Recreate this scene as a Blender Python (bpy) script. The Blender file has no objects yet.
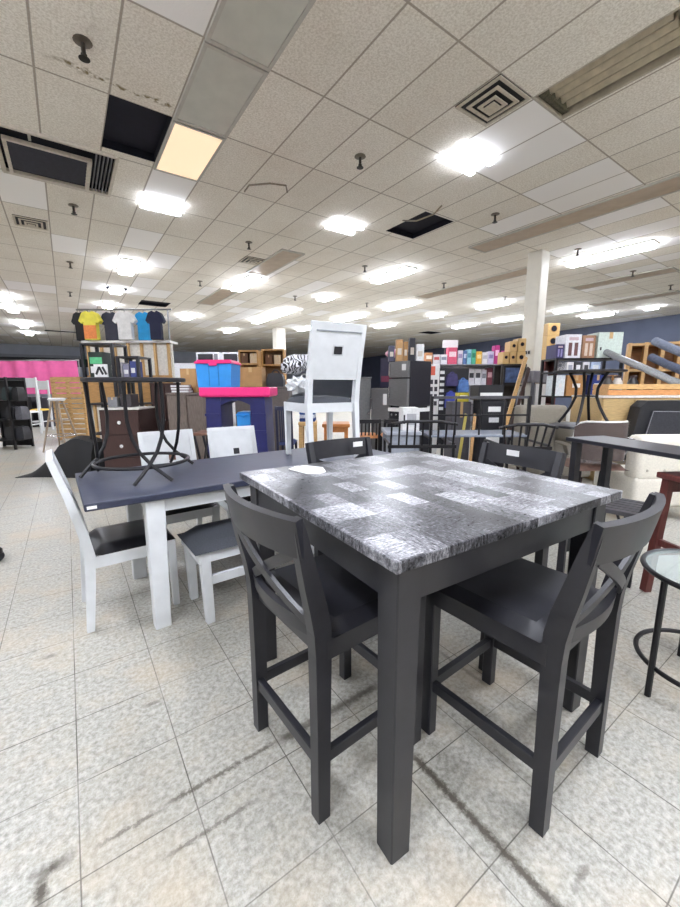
import bpy, bmesh, math, random
from mathutils import Vector, Matrix
random.seed(7)
PI=math.pi; S=bpy.context.scene; COL=S.collection
rad=math.radians

# ------------------------------------------------------------------ materials
def lin(c):
    return tuple(((v/12.92) if v<=.04045 else ((v+.055)/1.055)**2.4) for v in c)
def hexc(h):
    return lin(tuple(int(h[i:i+2],16)/255 for i in (0,2,4)))
MATS={}
def M(h, rough=.55, metal=0, var=.12, scale=30, stretch=(1,1,1), bump=0, coat=0):
    """procedural material: a base colour broken up by noise"""
    key=(h,rough,metal,var,scale,stretch,bump,coat)
    if key in MATS: return MATS[key]
    m=bpy.data.materials.new('surface_'+h); m.use_nodes=True; nt=m.node_tree; b=nt.nodes['Principled BSDF']
    tc=nt.nodes.new('ShaderNodeTexCoord'); mp=nt.nodes.new('ShaderNodeMapping'); nz=nt.nodes.new('ShaderNodeTexNoise'); cr=nt.nodes.new('ShaderNodeValToRGB')
    mp.inputs['Scale'].default_value=stretch
    nt.links.new(tc.outputs['Object'],mp.inputs[0]); nt.links.new(mp.outputs[0],nz.inputs['Vector'])
    nz.inputs['Scale'].default_value=scale; nz.inputs['Detail'].default_value=4
    c=hexc(h); 
    cr.color_ramp.elements[0].position=.3; cr.color_ramp.elements[1].position=.7
    cr.color_ramp.elements[0].color=tuple(max(0,v*(1-var)) for v in c)+(1,)
    cr.color_ramp.elements[1].color=tuple(min(1,v*(1+var)) for v in c)+(1,)
    nt.links.new(nz.outputs['Fac'],cr.inputs[0]); nt.links.new(cr.outputs[0],b.inputs['Base Color'])
    b.inputs['Roughness'].default_value=rough; b.inputs['Metallic'].default_value=metal
    if coat: b.inputs['Coat Weight'].default_value=coat; b.inputs['Coat Roughness'].default_value=.15
    if bump:
        bp=nt.nodes.new('ShaderNodeBump'); bp.inputs['Strength'].default_value=bump; bp.inputs['Distance'].default_value=.01
        nt.links.new(nz.outputs['Fac'],bp.inputs['Height']); nt.links.new(bp.outputs[0],b.inputs['Normal'])
    MATS[key]=m; return m
def wood(h,var=.22): return M(h,.5,0,var,6,(2,14,14))
def woodv(h,var=.22): return M(h,.5,0,var,6,(14,14,2))
def glow(h,s):
    m=bpy.data.materials.new('lamp_glow'); m.use_nodes=True; nt=m.node_tree; b=nt.nodes['Principled BSDF']
    b.inputs['Base Color'].default_value=hexc(h)+(1,); b.inputs['Emission Color'].default_value=hexc(h)+(1,); b.inputs['Emission Strength'].default_value=s
    return m
def clearmat(h,alpha,rough=.1):
    m=bpy.data.materials.new('clear_'+h); m.use_nodes=True; nt=m.node_tree; b=nt.nodes['Principled BSDF']
    b.inputs['Base Color'].default_value=hexc(h)+(1,); b.inputs['Roughness'].default_value=rough; b.inputs['Alpha'].default_value=alpha
    tc=nt.nodes.new('ShaderNodeTexCoord'); nz=nt.nodes.new('ShaderNodeTexNoise'); nz.inputs['Scale'].default_value=14
    bp=nt.nodes.new('ShaderNodeBump'); bp.inputs['Strength'].default_value=.6
    nt.links.new(tc.outputs['Object'],nz.inputs['Vector']); nt.links.new(nz.outputs['Fac'],bp.inputs['Height']); nt.links.new(bp.outputs[0],b.inputs['Normal'])
    return m

class NT:
    """small helper for building shader maths"""
    def __init__(s,m): s.t=m.node_tree
    def n(s,ty,**kw):
        o=s.t.nodes.new(ty)
        for k,v in kw.items(): setattr(o,k,v)
        return o
    def l(s,a,b): s.t.links.new(a,b)
    def m(s,op,a,b=None,c=None,clamp=False):
        o=s.n('ShaderNodeMath',operation=op,use_clamp=clamp)
        for i,v in enumerate((a,b,c)):
            if v is None: continue
            if isinstance(v,(int,float)): o.inputs[i].default_value=v
            else: s.l(v,o.inputs[i])
        return o.outputs[0]
    def mix(s,f,a,b,mode='MIX'):
        o=s.n('ShaderNodeMix',data_type='RGBA',blend_type=mode)
        for i,v in ((0,f),(6,a),(7,b)):
            if isinstance(v,(int,float)): o.inputs[i].default_value=v
            elif isinstance(v,tuple): o.inputs[i].default_value=v+(1,)
            else: s.l(v,o.inputs[i])
        return o.outputs[2]
    def noise(s,vec,scale,detail=4,rough=.5):
        o=s.n('ShaderNodeTexNoise'); o.inputs['Scale'].default_value=scale; o.inputs['Detail'].default_value=detail; o.inputs['Roughness'].default_value=rough
        if vec is not None: s.l(vec,o.inputs['Vector'])
        return o.outputs['Fac']
    def step(s,v,a,b):
        o=s.n('ShaderNodeMapRange'); o.inputs[1].default_value=a; o.inputs[2].default_value=b; s.l(v,o.inputs[0]); return o.outputs[0]
    def white(s,vec):
        o=s.n('ShaderNodeTexWhiteNoise'); s.l(vec,o.inputs['Vector']); return o.outputs['Value']
    def xyz(s,x,y,z=0.):
        o=s.n('ShaderNodeCombineXYZ')
        for i,v in enumerate((x,y,z)):
            if isinstance(v,(int,float)): o.inputs[i].default_value=v
            else: s.l(v,o.inputs[i])
        return o.outputs[0]

def floor_mat():
    m=bpy.data.materials.new('vinyl_tile_floor'); m.use_nodes=True; g=NT(m); b=m.node_tree.nodes['Principled BSDF']
    tc=g.n('ShaderNodeTexCoord'); P=tc.outputs['Object']; sp=g.n('ShaderNodeSeparateXYZ'); g.l(P,sp.inputs[0]); X,Y=sp.outputs[0],sp.outputs[1]
    T=.3048; x=g.m('DIVIDE',g.m('SUBTRACT',X,.2036),T); y=g.m('DIVIDE',g.m('SUBTRACT',Y,.463),T)
    cell=g.xyz(g.m('FLOOR',x),g.m('FLOOR',y)); w=g.white(cell)
    n1=g.noise(P,55,5,.7); n2=g.noise(P,9,4,.6); n3=g.noise(P,1.6,4,.6); n4=g.noise(P,140,2,.6)
    col=g.mix(g.step(n1,.34,.64),hexc('85837a'),hexc('bbb9b2'))
    col=g.mix(g.m('MULTIPLY',g.step(n2,.5,.75),.35),col,hexc('c3b8a3'))
    col=g.mix(g.m('MULTIPLY',g.step(n3,.5,.66),.5),col,hexc('b8a68c'))
    col=g.mix(g.m('MULTIPLY',g.step(n4,.6,.72),.5),col,hexc('8b8678'))
    col=g.mix(g.m('MULTIPLY',g.step(w,.0,1.),.13),col,hexc('a59d8c'))
    # joints
    def joint(c,wd):
        f=g.m('FRACT',c); d=g.m('MINIMUM',f,g.m('SUBTRACT',1.,f)); return g.step(d,wd,wd*.35)
    j=g.m('MAXIMUM',joint(x,.0085),joint(y,.0085)); jb=g.step(g.noise(P,2.3,3),.36,.56)
    col=g.mix(g.m('MULTIPLY',j,g.m('ADD',.42,g.m('MULTIPLY',jb,.5))),col,hexc('3f3a33'))
    # dirt worn along joints, plus one painted shadow band: streaks with ragged edges
    rag=g.noise(P,60,5,.75)
    def streak(axis,c,lo,hi,wd,k):
        A,B=(X,Y) if axis=='x' else (Y,X)
        d=g.m('ABSOLUTE',g.m('SUBTRACT',A,c)); d=g.m('ADD',d,g.m('MULTIPLY',g.m('SUBTRACT',rag,.5),.05))
        v=g.step(d,wd,wd*.2); e=g.m('MULTIPLY',g.step(B,lo-.02,lo+.04),g.step(B,hi+.02,hi-.04))
        return g.m('MULTIPLY',g.m('MULTIPLY',v,e),k)
    s=None
    for a in STREAKS:
        v=streak(*a); s=v if s is None else g.m('MAXIMUM',s,v)
    col=g.mix(s,col,hexc('4a443a'))
    g.l(col,b.inputs['Base Color'])
    g.l(g.m('ADD',.34,g.m('MULTIPLY',n2,.22)),b.inputs['Roughness'])
    bp=g.n('ShaderNodeBump'); bp.inputs['Strength'].default_value=.08; bp.inputs['Distance'].default_value=.004
    g.l(g.m('SUBTRACT',n1,j),bp.inputs['Height']); g.l(bp.outputs[0],b.inputs['Normal'])
    return m
# grimy streaks, the second to last a painted shadow band: (axis of the joint, where, from, to, width, strength)
STREAKS=[('x',.88,.2,.84,.022,.95),('y',1.143,.12,.52,.012,.8),('y',1.14,.50,1.0,.026,.75),('y',1.15,-.205,-.125,.024,1.),('x',-.188,1.05,1.155,.022,1.),('y',1.135,-.06,.11,.008,.6),('y',2.2,-.23,-.17,.02,.7),('y',1.60,.13,.19,.014,.8),('y',.995,.09,.36,.009,.6),('x',1.38,.85,1.15,.016,.5),('y',.31,.96,1.05,.012,.6)]

def ceiling_mat():
    m=bpy.data.materials.new('acoustic_tile_ceiling'); m.use_nodes=True; g=NT(m); b=m.node_tree.nodes['Principled BSDF']
    tc=g.n('ShaderNodeTexCoord'); P=tc.outputs['Object']; sp=g.n('ShaderNodeSeparateXYZ'); g.l(P,sp.inputs[0]); X,Y=sp.outputs[0],sp.outputs[1]
    x=g.m('DIVIDE',g.m('SUBTRACT',X,.0557),.61); y=g.m('DIVIDE',g.m('SUBTRACT',Y,5.0716),1.22)
    cell=g.xyz(g.m('FLOOR',x),g.m('FLOOR',y)); w=g.white(cell); w2=g.white(g.xyz(g.m('FLOOR',x),g.m('FLOOR',y),3.7))
    n1=g.noise(P,48,3,.7); n2=g.noise(P,1.3,4,.6)
    old=g.mix(g.step(n1,.38,.6),hexc('dcd6c9'),hexc('f6f2e8'))
    old=g.mix(g.m('MULTIPLY',g.step(n2,.45,.72),.14),old,hexc('b49f80'))
    old=g.mix(g.m('MULTIPLY',w2,.10),old,hexc('a2917c'))
    new=g.mix(.0,hexc('f6f4f1'),hexc('f6f4f1'))
    col=g.mix(g.step(w,.80,.801),old,new)
    def joint(c,wd):
        f=g.m('FRACT',c); d=g.m('MINIMUM',f,g.m('SUBTRACT',1.,f)); return g.step(d,wd,wd*.6)
    j=g.m('MAXIMUM',joint(x,.021),joint(y,.0105))
    col=g.mix(g.m('MULTIPLY',j,.75),col,hexc('8d8272'))
    # brown rust ring of an old leak
    d=g.m('ABSOLUTE',g.m('SUBTRACT',Y,g.m('ADD',4.75,g.m('MULTIPLY',g.noise(P,3,3),.25))))
    st=g.m('MULTIPLY',g.step(d,.05,.01),g.m('MULTIPLY',g.step(X,.1,.3),g.step(X,1.27,1.2)))
    col=g.mix(g.m('MULTIPLY',st,g.step(g.noise(P,22,3),.42,.6)),col,hexc('857755'))
    g.l(col,b.inputs['Base Color']); b.inputs['Roughness'].default_value=.9
    bp=g.n('ShaderNodeBump'); bp.inputs['Strength'].default_value=.35; bp.inputs['Distance'].default_value=.006
    g.l(n1,bp.inputs['Height']); g.l(bp.outputs[0],b.inputs['Normal'])
    return m

def marble_mat():
    m=bpy.data.materials.new('grey_faux_marble'); m.use_nodes=True; g=NT(m); b=m.node_tree.nodes['Principled BSDF']
    tc=g.n('ShaderNodeTexCoord'); P=tc.outputs['Object']; sp=g.n('ShaderNodeSeparateXYZ'); g.l(P,sp.inputs[0]); X,Y=sp.outputs[0],sp.outputs[1]
    yr=g.m('DIVIDE',X,.075); row=g.m('FLOOR',yr)
    off=g.white(g.xyz(row,0.,1.)); xr=g.m('ADD',g.m('DIVIDE',Y,.14),g.m('MULTIPLY',off,7.)); cell=g.xyz(row,g.m('FLOOR',xr),2.); w=g.white(cell)
    sc=g.n('ShaderNodeVectorMath',operation='SCALE'); g.l(cell,sc.inputs[0]); sc.inputs['Scale'].default_value=3.3
    def hatch(sx,sy):
        mp=g.n('ShaderNodeMapping'); mp.inputs['Scale'].default_value=(sx,sy,30); g.l(P,mp.inputs[0]); sh=g.n('ShaderNodeVectorMath',operation='ADD'); g.l(mp.outputs[0],sh.inputs[0]); g.l(sc.outputs[0],sh.inputs[1]); return g.noise(sh.outputs[0],1.,5,.7)
    h1=hatch(140,40); h2=hatch(40,140); w2=g.white(g.xyz(row,g.m('FLOOR',xr),9.)); pick=g.step(w2,.45,.55)
    n1=g.m('ADD',g.m('MULTIPLY',h1,pick),g.m('MULTIPLY',h2,g.m('SUBTRACT',1.,pick))); n2=g.noise(P,160,3,.7); n3=g.noise(P,4,3,.6)
    v=g.m('ADD',g.m('MULTIPLY',w,.48),g.m('ADD',g.m('MULTIPLY',g.m('SUBTRACT',n1,.5),1.5),g.m('MULTIPLY',g.m('SUBTRACT',n2,.5),.7))); v=g.m('ADD',v,g.m('MULTIPLY',g.m('SUBTRACT',n3,.5),.6))
    cr=g.n('ShaderNodeValToRGB'); e=cr.color_ramp; e.elements[0].position=.08; e.elements[0].color=hexc('1d1d20')+(1,); e.elements[1].position=.92; e.elements[1].color=hexc('d8d8dc')+(1,)
    k=e.elements.new(.32); k.color=hexc('4a4a4f')+(1,); k=e.elements.new(.58); k.color=hexc('86868b')+(1,)
    g.l(g.m('ADD',v,.085),cr.inputs[0]); g.l(cr.outputs[0],b.inputs['Base Color']); b.inputs['Specular IOR Level'].default_value=.2
    g.l(g.m('ADD',.16,g.m('MULTIPLY',n1,.3)),b.inputs['Roughness'])
    bp=g.n('ShaderNodeBump'); bp.inputs['Strength'].default_value=.05; bp.inputs['Distance'].default_value=.002; g.l(n1,bp.inputs['Height']); g.l(bp.outputs[0],b.inputs['Normal'])
    return m

BLK=M('202026',.42,0,.15,20,(1,1,1),0,.1)      # charcoal painted wood
BLK2=M('18181f',.5,0,.2,20)
IRON=M('1a191d',.45,.3,.15,40)
WHITE=M('d6d9dc',.5,0,.05,12)
CUSH=M('3e4148',.85,0,.2,180)
SLATE=wood('2b3044',.25)
CARD=M('b58d5f',.85,0,.1,8); CARD2=M('9c7a52',.85,0,.12,8); TAPE=M('c9a878',.35,0,.05,9)
PINK=M('e8317f',.4,0,.06,12); TBLUE=M('2f8fdc',.4,0,.06,12); NAVY=M('1d2058',.45,0,.12,12)
STEEL=M('8f9092',.32,.75,.1,12,(1,1,12)); CHROME=M('c8c8cc',.2,.9,.05,20)
PAPER=M('e6e6e6',.6,0,.04,20); PINE=wood('c9a26c'); PINE2=wood('b58a55'); DBROWN=woodv('3a2421',.2); GREYW=woodv('6d6159',.28); MAROON=woodv('5b2a26',.2)
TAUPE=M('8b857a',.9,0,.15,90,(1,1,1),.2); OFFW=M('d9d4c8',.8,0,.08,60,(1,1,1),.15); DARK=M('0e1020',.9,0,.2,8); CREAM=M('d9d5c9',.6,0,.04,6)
ALU=M('b9b6ad',.5,.2,.06,12); LENS=M('c2c2b8',.35,0,.06,5)

# ------------------------------------------------------------------ mesh builder
class MB:
    def __init__(s): s.b=bmesh.new()
    def box(s,x0,y0,z0,x1,y1,z1,bev=0,seg=1):
        c=((x0+x1)/2,(y0+y1)/2,(z0+z1)/2)
        r=bmesh.ops.create_cube(s.b,size=1,matrix=Matrix.Translation(c)@Matrix.Diagonal((abs(x1-x0),abs(y1-y0),abs(z1-z0),1)))
        if bev:
            es=list({e for v in r['verts'] for e in v.link_edges}); bmesh.ops.bevel(s.b,geom=es,offset=bev,segments=seg,affect='EDGES',profile=.6)
        return s
    def bar(s,p,q,w,t,up=(0,0,1),bev=0,w2=None,t2=None):
        """beam of section w (sideways) x t (along up) from p to q"""
        p,q=Vector(p),Vector(q); d=(q-p).normalized(); u=Vector(up); sd=d.cross(u)
        if sd.length<1e-4: sd=d.cross(Vector((0,1,0)))
        sd.normalize(); u=sd.cross(d).normalized(); w2=w if w2 is None else w2; t2=t if t2 is None else t2
        vs=[s.b.verts.new(o+sd*a*ww/2+u*c*tt/2) for o,ww,tt in ((p,w,t),(q,w2,t2)) for a,c in ((-1,-1),(1,-1),(1,1),(-1,1))]
        fs=[(3,2,1,0),(4,5,6,7),(0,1,5,4),(1,2,6,5),(2,3,7,6),(3,0,4,7)]
        for f in fs: s.b.faces.new([vs[i] for i in f])
        if bev: bmesh.ops.bevel(s.b,geom=list({e for v in vs for e in v.link_edges}),offset=bev,segments=1,affect='EDGES')
        return s
    def sweep(s,pts,secs,ups):
        """rectangular section (w,t) carried along pts; ups give the t direction"""
        P=[Vector(p) for p in pts]; rings=[]
        for i,p in enumerate(P):
            d=(P[min(i+1,len(P)-1)]-P[max(i-1,0)]).normalized(); u=Vector(ups[i] if isinstance(ups,list) else ups); sd=d.cross(u).normalized(); u=sd.cross(d).normalized()
            w,t=secs[i] if isinstance(secs,list) else secs
            rings.append([s.b.verts.new(p+sd*a*w/2+u*c*t/2) for a,c in ((-1,-1),(1,-1),(1,1),(-1,1))])
        for A,B in zip(rings,rings[1:]):
            for k in range(4): s.b.faces.new((A[k],A[(k+1)%4],B[(k+1)%4],B[k]))
        s.b.faces.new(rings[0][::-1]); s.b.faces.new(rings[-1]); return s
    def tube(s,pts,r,n=8,closed=False):
        P=[Vector(p) for p in pts]; N=len(P); rings=[]; up=None
        for i,p in enumerate(P):
            if closed: d=(P[(i+1)%N]-P[i-1]).normalized()
            else: d=(P[min(i+1,N-1)]-P[max(i-1,0)]).normalized()
            if up is None:
                up=Vector((0,0,1)) if abs(d.z)<.9 else Vector((1,0,0))
            a=d.cross(up).normalized(); up=a.cross(d).normalized()
            rr=r[i] if isinstance(r,(list,tuple)) else r
            rings.append([s.b.verts.new(p+(a*math.cos(t)+up*math.sin(t))*rr) for t in [2*PI*k/n for k in range(n)]])
        for i in range(N if closed else N-1):
            A,B=rings[i],rings[(i+1)%N]
            for k in range(n): s.b.faces.new((A[k],A[(k+1)%n],B[(k+1)%n],B[k]))
        if not closed: s.b.faces.new(rings[0][::-1]); s.b.faces.new(rings[-1])
        return s
    def ring(s,cx,cy,z,R,r,n=40,m=8):
        return s.tube([(cx+R*math.cos(2*PI*k/n),cy+R*math.sin(2*PI*k/n),z) for k in range(n)],r,m,True)
    def lathe(s,prof,cx=0,cy=0,n=24):
        rings=[]
        for r,z in prof: rings.append([s.b.verts.new((cx+max(r,1e-4)*math.cos(2*PI*k/n),cy+max(r,1e-4)*math.sin(2*PI*k/n),z)) for k in range(n)])
        for A,B in zip(rings,rings[1:]):
            for k in range(n): s.b.faces.new((A[k],A[(k+1)%n],B[(k+1)%n],B[k]))
        s.b.faces.new(rings[0][::-1]); s.b.faces.new(rings[-1]); return s
    def prism(s,pts,y0,y1,plane='xz'):
        f={'xz':lambda a,b,t:(a,t,b),'xy':lambda a,b,t:(a,b,t),'yz':lambda a,b,t:(t,a,b)}[plane]
        A=[s.b.verts.new(f(a,b,y0)) for a,b in pts]; B=[s.b.verts.new(f(a,b,y1)) for a,b in pts]; n=len(pts)
        s.b.faces.new(A); s.b.faces.new(B[::-1])
        for k in range(n): s.b.faces.new((A[k],B[k],B[(k+1)%n],A[(k+1)%n]))
        return s
    def pad(s,x0,y0,z0,x1,y1,z1,n=8,puff=.3,edge=.15,fn=None):
        """soft cushion: a box whose top swells and whose rim is rounded"""
        def top(u,v):
            e=1-max(abs(u),abs(v))**4; return z0+(z1-z0)*((1-puff)*min(1,e/edge if e<edge else 1)+puff*(1-u*u)*(1-v*v))
        g=[[None]*(n+1) for _ in range(n+1)]; h=[[None]*(n+1) for _ in range(n+1)]
        for i in range(n+1):
            for j in range(n+1):
                u,v=2*i/n-1,2*j/n-1; x,y=(x0+x1)/2+u*(x1-x0)/2,(y0+y1)/2+v*(y1-y0)/2
                t=top(u,v)+(fn(u,v) if fn else 0); g[i][j]=s.b.verts.new((x,y,t)); h[i][j]=s.b.verts.new((x,y,z0))
        for i in range(n):
            for j in range(n):
                s.b.faces.new((g[i][j],g[i+1][j],g[i+1][j+1],g[i][j+1])); s.b.faces.new((h[i][j],h[i][j+1],h[i+1][j+1],h[i+1][j]))
        for i in range(n):
            for a,b in (((i,0),(i+1,0)),((i+1,n),(i,n)),((0,i+1),(0,i)),((n,i),(n,i+1))):
                s.b.faces.new((h[a[0]][a[1]],h[b[0]][b[1]],g[b[0]][b[1]],g[a[0]][a[1]]))
        return s
    def xf(s,mt): bmesh.ops.transform(s.b,matrix=mt,verts=s.b.verts); return s
    def build(s,name,mat,parent=None,smooth=False,loc=(0,0,0),rz=0):
        bmesh.ops.recalc_face_normals(s.b,faces=s.b.faces)
        me=bpy.data.meshes.new(name); s.b.to_mesh(me); s.b.free(); me.materials.append(mat)
        if smooth:
            for p in me.polygons: p.use_smooth=True
            try: me.set_sharp_from_angle(angle=rad(40))
            except Exception: pass
        o=bpy.data.objects.new(name,me); COL.objects.link(o); o.parent=parent; o.location=loc; o.rotation_euler=(0,0,rz); return o

def tag(o,label=None,cat=None,group=None,kind=None):
    if label: o['label']=label
    if cat: o['category']=cat
    if group: o['group']=group
    if kind: o['kind']=kind
    return o
def thing(name,label,cat,loc=(0,0,0),rz=0,group=None):
    o=bpy.data.objects.new(name,None); o.empty_display_size=.1; COL.objects.link(o); o.location=loc; o.rotation_euler=(0,0,rz); return tag(o,label,cat,group)
def dup(o,loc=None,rz=None,label=None,parent=None,group=None):
    c=o.copy(); COL.objects.link(c); c.parent=parent
    for ch in o.children: dup(ch,parent=c)
    if loc is not None: c.location=loc
    if rz is not None: c.rotation_euler=(0,0,rz)
    return tag(c,label,None,group)

# ------------------------------------------------------------------ the room
CZ=4.247
holes=[(.666,5.0716,1.276,6.14),(5.38,5.12,6.12,6.15),(-.40,6.28,.85,7.5),(2.45,15.5,3.4,16.4),(1.3,14.0,1.86,14.35),(16.7,15.4,17.8,16.2),(-.63,26.3,.75,26.8),(4.29,1.41,4.90,2.63)]
def ceiling():
    x0,x1,y0,y1=-12,27,-6,36.2
    xs=sorted({x0,x1}|{h[0] for h in holes}|{h[2] for h in holes}); ys=sorted({y0,y1}|{h[1] for h in holes}|{h[3] for h in holes})
    m=MB(); V={}
    def v(x,y):
        if (x,y) not in V: V[(x,y)]=m.b.verts.new((x,y,CZ))
        return V[(x,y)]
    for a,b in zip(xs,xs[1:]):
        for c,d in zip(ys,ys[1:]):
            mx,my=(a+b)/2,(c+d)/2
            if any(h[0]<mx<h[2] and h[1]<my<h[3] for h in holes): continue
            m.b.faces.new((v(a,c),v(a,d),v(b,d),v(b,c)))
    tag(m.build('ceiling',ceiling_mat()),kind='structure')
    # shallow boxes above the missing tiles, the unlit plenum's darkness put into their colour
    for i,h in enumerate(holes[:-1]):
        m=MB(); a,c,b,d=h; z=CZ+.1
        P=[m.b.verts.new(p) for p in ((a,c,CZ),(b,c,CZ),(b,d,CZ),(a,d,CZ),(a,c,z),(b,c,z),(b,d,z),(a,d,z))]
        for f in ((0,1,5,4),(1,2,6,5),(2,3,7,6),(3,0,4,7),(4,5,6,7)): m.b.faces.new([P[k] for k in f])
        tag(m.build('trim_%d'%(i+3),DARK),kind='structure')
ceiling()
tag(MB().box(-12,-6,-.1,27,36.2,0).build('floor',floor_mat()),kind='structure')
WALLG=M('aab0bd',.8,0,.05,2); WALLB=M('565d70',.8,0,.08,2); WALLC=M('cfcabf',.8,0,.05,2)
tag(MB().box(-12,36,0,27,36.2,4.26).build('wall_far',WALLG),kind='structure')
tag(MB().box(-12,35.85,2.75,6,36,3.35).build('trim_1',M('25262b',.7)),kind='structure')
tag(MB().box(-12,35.7,3.36,6,36,3.55).build('trim_2',M('8b8f98',.6)),kind='structure')
w=MB(); w.prism([(19.4,-6),(24.95,23),(27,36.2),(27.3,36.2),(27.3,-6)],0,4.6,'xy'); tag(w.build('wall_right',WALLB),kind='structure')
tag(MB().box(-12.2,-6,0,-12,36.2,4.26).build('wall_left',WALLC),kind='structure')
tag(MB().box(-12,-6.2,0,27,-6,4.26).build('wall_back',WALLC),kind='structure')

# columns (structure)
def column(n,x,y,w,rz):
    c=MB(); c.box(-w/2,-w/2,0,w/2,w/2,CZ,.02); o=tag(c.build('trim_%d'%n,CREAM,None,False,(x,y,0),rz),kind='structure'); return o
column(20,9.06,5.12,.34,0)
column(21,(9.398, 19.047)[0],(9.398, 19.047)[1],.5,0)
t=thing('bay_sign','small black bay number plate on the cream column','sign',(8.88,5.10,1.98),rad(-90))
MB().box(-.08,-.012,0,.08,0,.12,.004).build('plate',M('c9c6bd',.5),t)
for x in (-.035,.035): MB().box(x-.024,-.016,.025,x+.024,-.012,.095).build('digit',BLK2,t)
wl=thing('column_guard','grey padded guard wrapped around foot of cream column','guard',(9.1,5.15,0))
for a,b,c,d in ((-.30,-.30,.30,-.215),(-.30,.215,.30,.30),(-.30,-.215,-.215,.215),(.215,-.215,.30,.215)): MB().box(a,b,1.35,c,d,1.62,.015).build('pad',M('77747a',.7),wl)
for x,y in ((-.26,-.26),(.26,-.26),(-.26,.26),(.26,.26)): MB().box(x-.03,y-.03,0,x+.03,y+.03,1.35).build('post',M('55535a',.6),wl)

# ------------------------------------------------------------------ ceiling fittings
GLOW=glow('eef3ff',34); GLOWT=glow('eef3ff',12); GLOW2=glow('f7e0bd',.40)
def led(i,x,y,label):
    t=thing('ceiling_light',label,'ceiling light',(x,y,CZ-.05),0,'lit ceiling lights')
    hs=MB(); hs.box(-.31,-.19,.035,.31,-.11,.049); hs.box(-.31,.11,.035,.31,.19,.049); hs.box(-.03,-.11,.04,.03,.11,.049); hs.build('housing',ALU,t)
    for dy in (-.15,.15): MB().box(-.31,dy-.045,-.02,.31,dy+.045,.035,.015,2).build('tube',GLOWT,t)
near=[(4.63,3.69,'twin tube lit light beside the square vent, brightest near the top right'),(1.60,7.36,'twin tube lit light between dark return grille and column of far lights'),(4.56,6.37,'twin tube lit light nearest the middle of the ceiling')]
for i,(x,y,l) in enumerate(near): led(i,x,y,l)
def troffer(x,y,l,label,lit=True,w=.32,grp='lit ceiling lights'):
    t=thing('ceiling_light',label,'ceiling light',(x,y,CZ-.03),0,grp)
    f=MB(); f.box(-w/2-.04,-l/2-.04,.0,-w/2,l/2+.04,.029); f.box(w/2,-l/2-.04,0,w/2+.04,l/2+.04,.029); f.box(-w/2,-l/2-.04,0,w/2,-l/2,.029); f.box(-w/2,l/2,0,w/2,l/2+.04,.029); f.build('frame',ALU,t)
    d=MB(); d.box(-w/2,-l/2,-.075 if lit is True else .008,w/2,l/2,.026,.02 if lit is True else 0,2); d.build('diffuser',GLOW if lit is True else lit,t)
ORD=['first','second','third','fourth','fifth','sixth','seventh','eighth','ninth','tenth']
rows={1.56:[(11.4,1.1),(14.25,.5),(16.95,.7)],4.55:[(11.3,1.5),(17.7,1.2)],7.45:[(8.25,1.4),(14.8,1.9),(16.9,1.2),(20.8,1.2),(11.5,.6)],10.4:[(4.25,1.7),(11.1,1.4),(14.2,1.9),(18,1.2)],13.15:[(9.05,1.2),(11.7,.5),(15,1.2)],16.5:[(7.9,1.1),(10.5,1.4),(12.9,1.2)],18.7:[(5.95,.4),(7.8,1.1)],-1.38:[(17.3,1.0),(19.6,1.3),(23.4,.9),(24.6,.9),(27.8,1.2)]}
where={1.56:'in the row over the ring table',4.55:'in the row over the blue tote',7.45:'in the row over the white chair on the table',10.4:'in the row just left of the cream column',13.15:'in the row seen left of the column top',16.5:'in the row seen past the cream column',18.7:'in the row by the dark blue wall',-1.38:'in the row over the pink cloth'}
for x,v in rows.items():
    for k,(y,l) in enumerate(sorted(v)): troffer(x,y,l,'lit ceiling light %s, %s nearest'%(where[x],ORD[k]))
# unseen lamps added behind and beside the viewer to raise the ambient light
def hidden(x,y): troffer(x,y,1.2,'unseen ceiling light added near the viewer to raise ambient light',True,.4)
for x,y in ((-1.4,3.7),(-1.4,0),(1.6,0.0),(4.6,-.2),(7.5,-.2),(1.6,-3.4),(-1.4,-3.4),(4.6,-3.4),(-4.4,3.7),(-4.4,0),(-4.4,7.4),(-4.4,11)): hidden(x,y)
# the half lit warm panel and the two dead lens panels
t=thing('ceiling_light','warm yellow lit square panel beside the open dark tile','ceiling light',(1.58,5.68,CZ-.03))
f=MB(); f.box(-.30,-.60,0,-.27,.60,.029); f.box(.27,-.60,0,.30,.60,.029); f.box(-.27,-.60,0,.27,-.57,.029); f.box(-.27,.57,0,.27,.60,.029); f.build('frame',ALU,t)
MB().box(-.27,-.57,.008,.27,.57,.026).build('diffuser',GLOW2,t)
for y,l in ((4.46,'unlit grey lens panel light touching the warm yellow panel'),(3.24,'unlit grey lens panel light cut by the top edge of the photo')):
    t=thing('ceiling_light',l,'ceiling light',(1.58,y,CZ-.03))
    f=MB(); f.box(-.30,-.60,0,-.265,.60,.029); f.box(.265,-.60,0,.30,.60,.029); f.box(-.265,-.60,0,.265,-.565,.029); f.box(-.265,.565,0,.265,.60,.029); f.build('frame',ALU,t)
    MB().box(-.265,-.565,.010,.265,.565,.026).build('diffuser',LENS,t)
# long unlit troffers, brown with age
DEAD=M('b5a48f',.5,0,.1,4)
for x,y,l,lab in ((7.72,4.0,3.5,'long unlit brown ceiling strip right of the cream column, nearest one'),(10.15,7.8,3.8,'long unlit brown ceiling strip left of the column top'),(13.2,5.0,2.4,'long unlit brown ceiling strip right of the column, middle one'),(16.5,5.8,2.5,'long unlit brown ceiling strip closest to the dark blue wall'),(4.45,9.2,2.0,'unlit brown ceiling strip just ahead of the middle twin tube light'),(4.45,13.6,2.6,'unlit brown ceiling strip over the blue tote, farther one')):
    troffer(x,y,l,lab,DEAD,.5,None)
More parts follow.
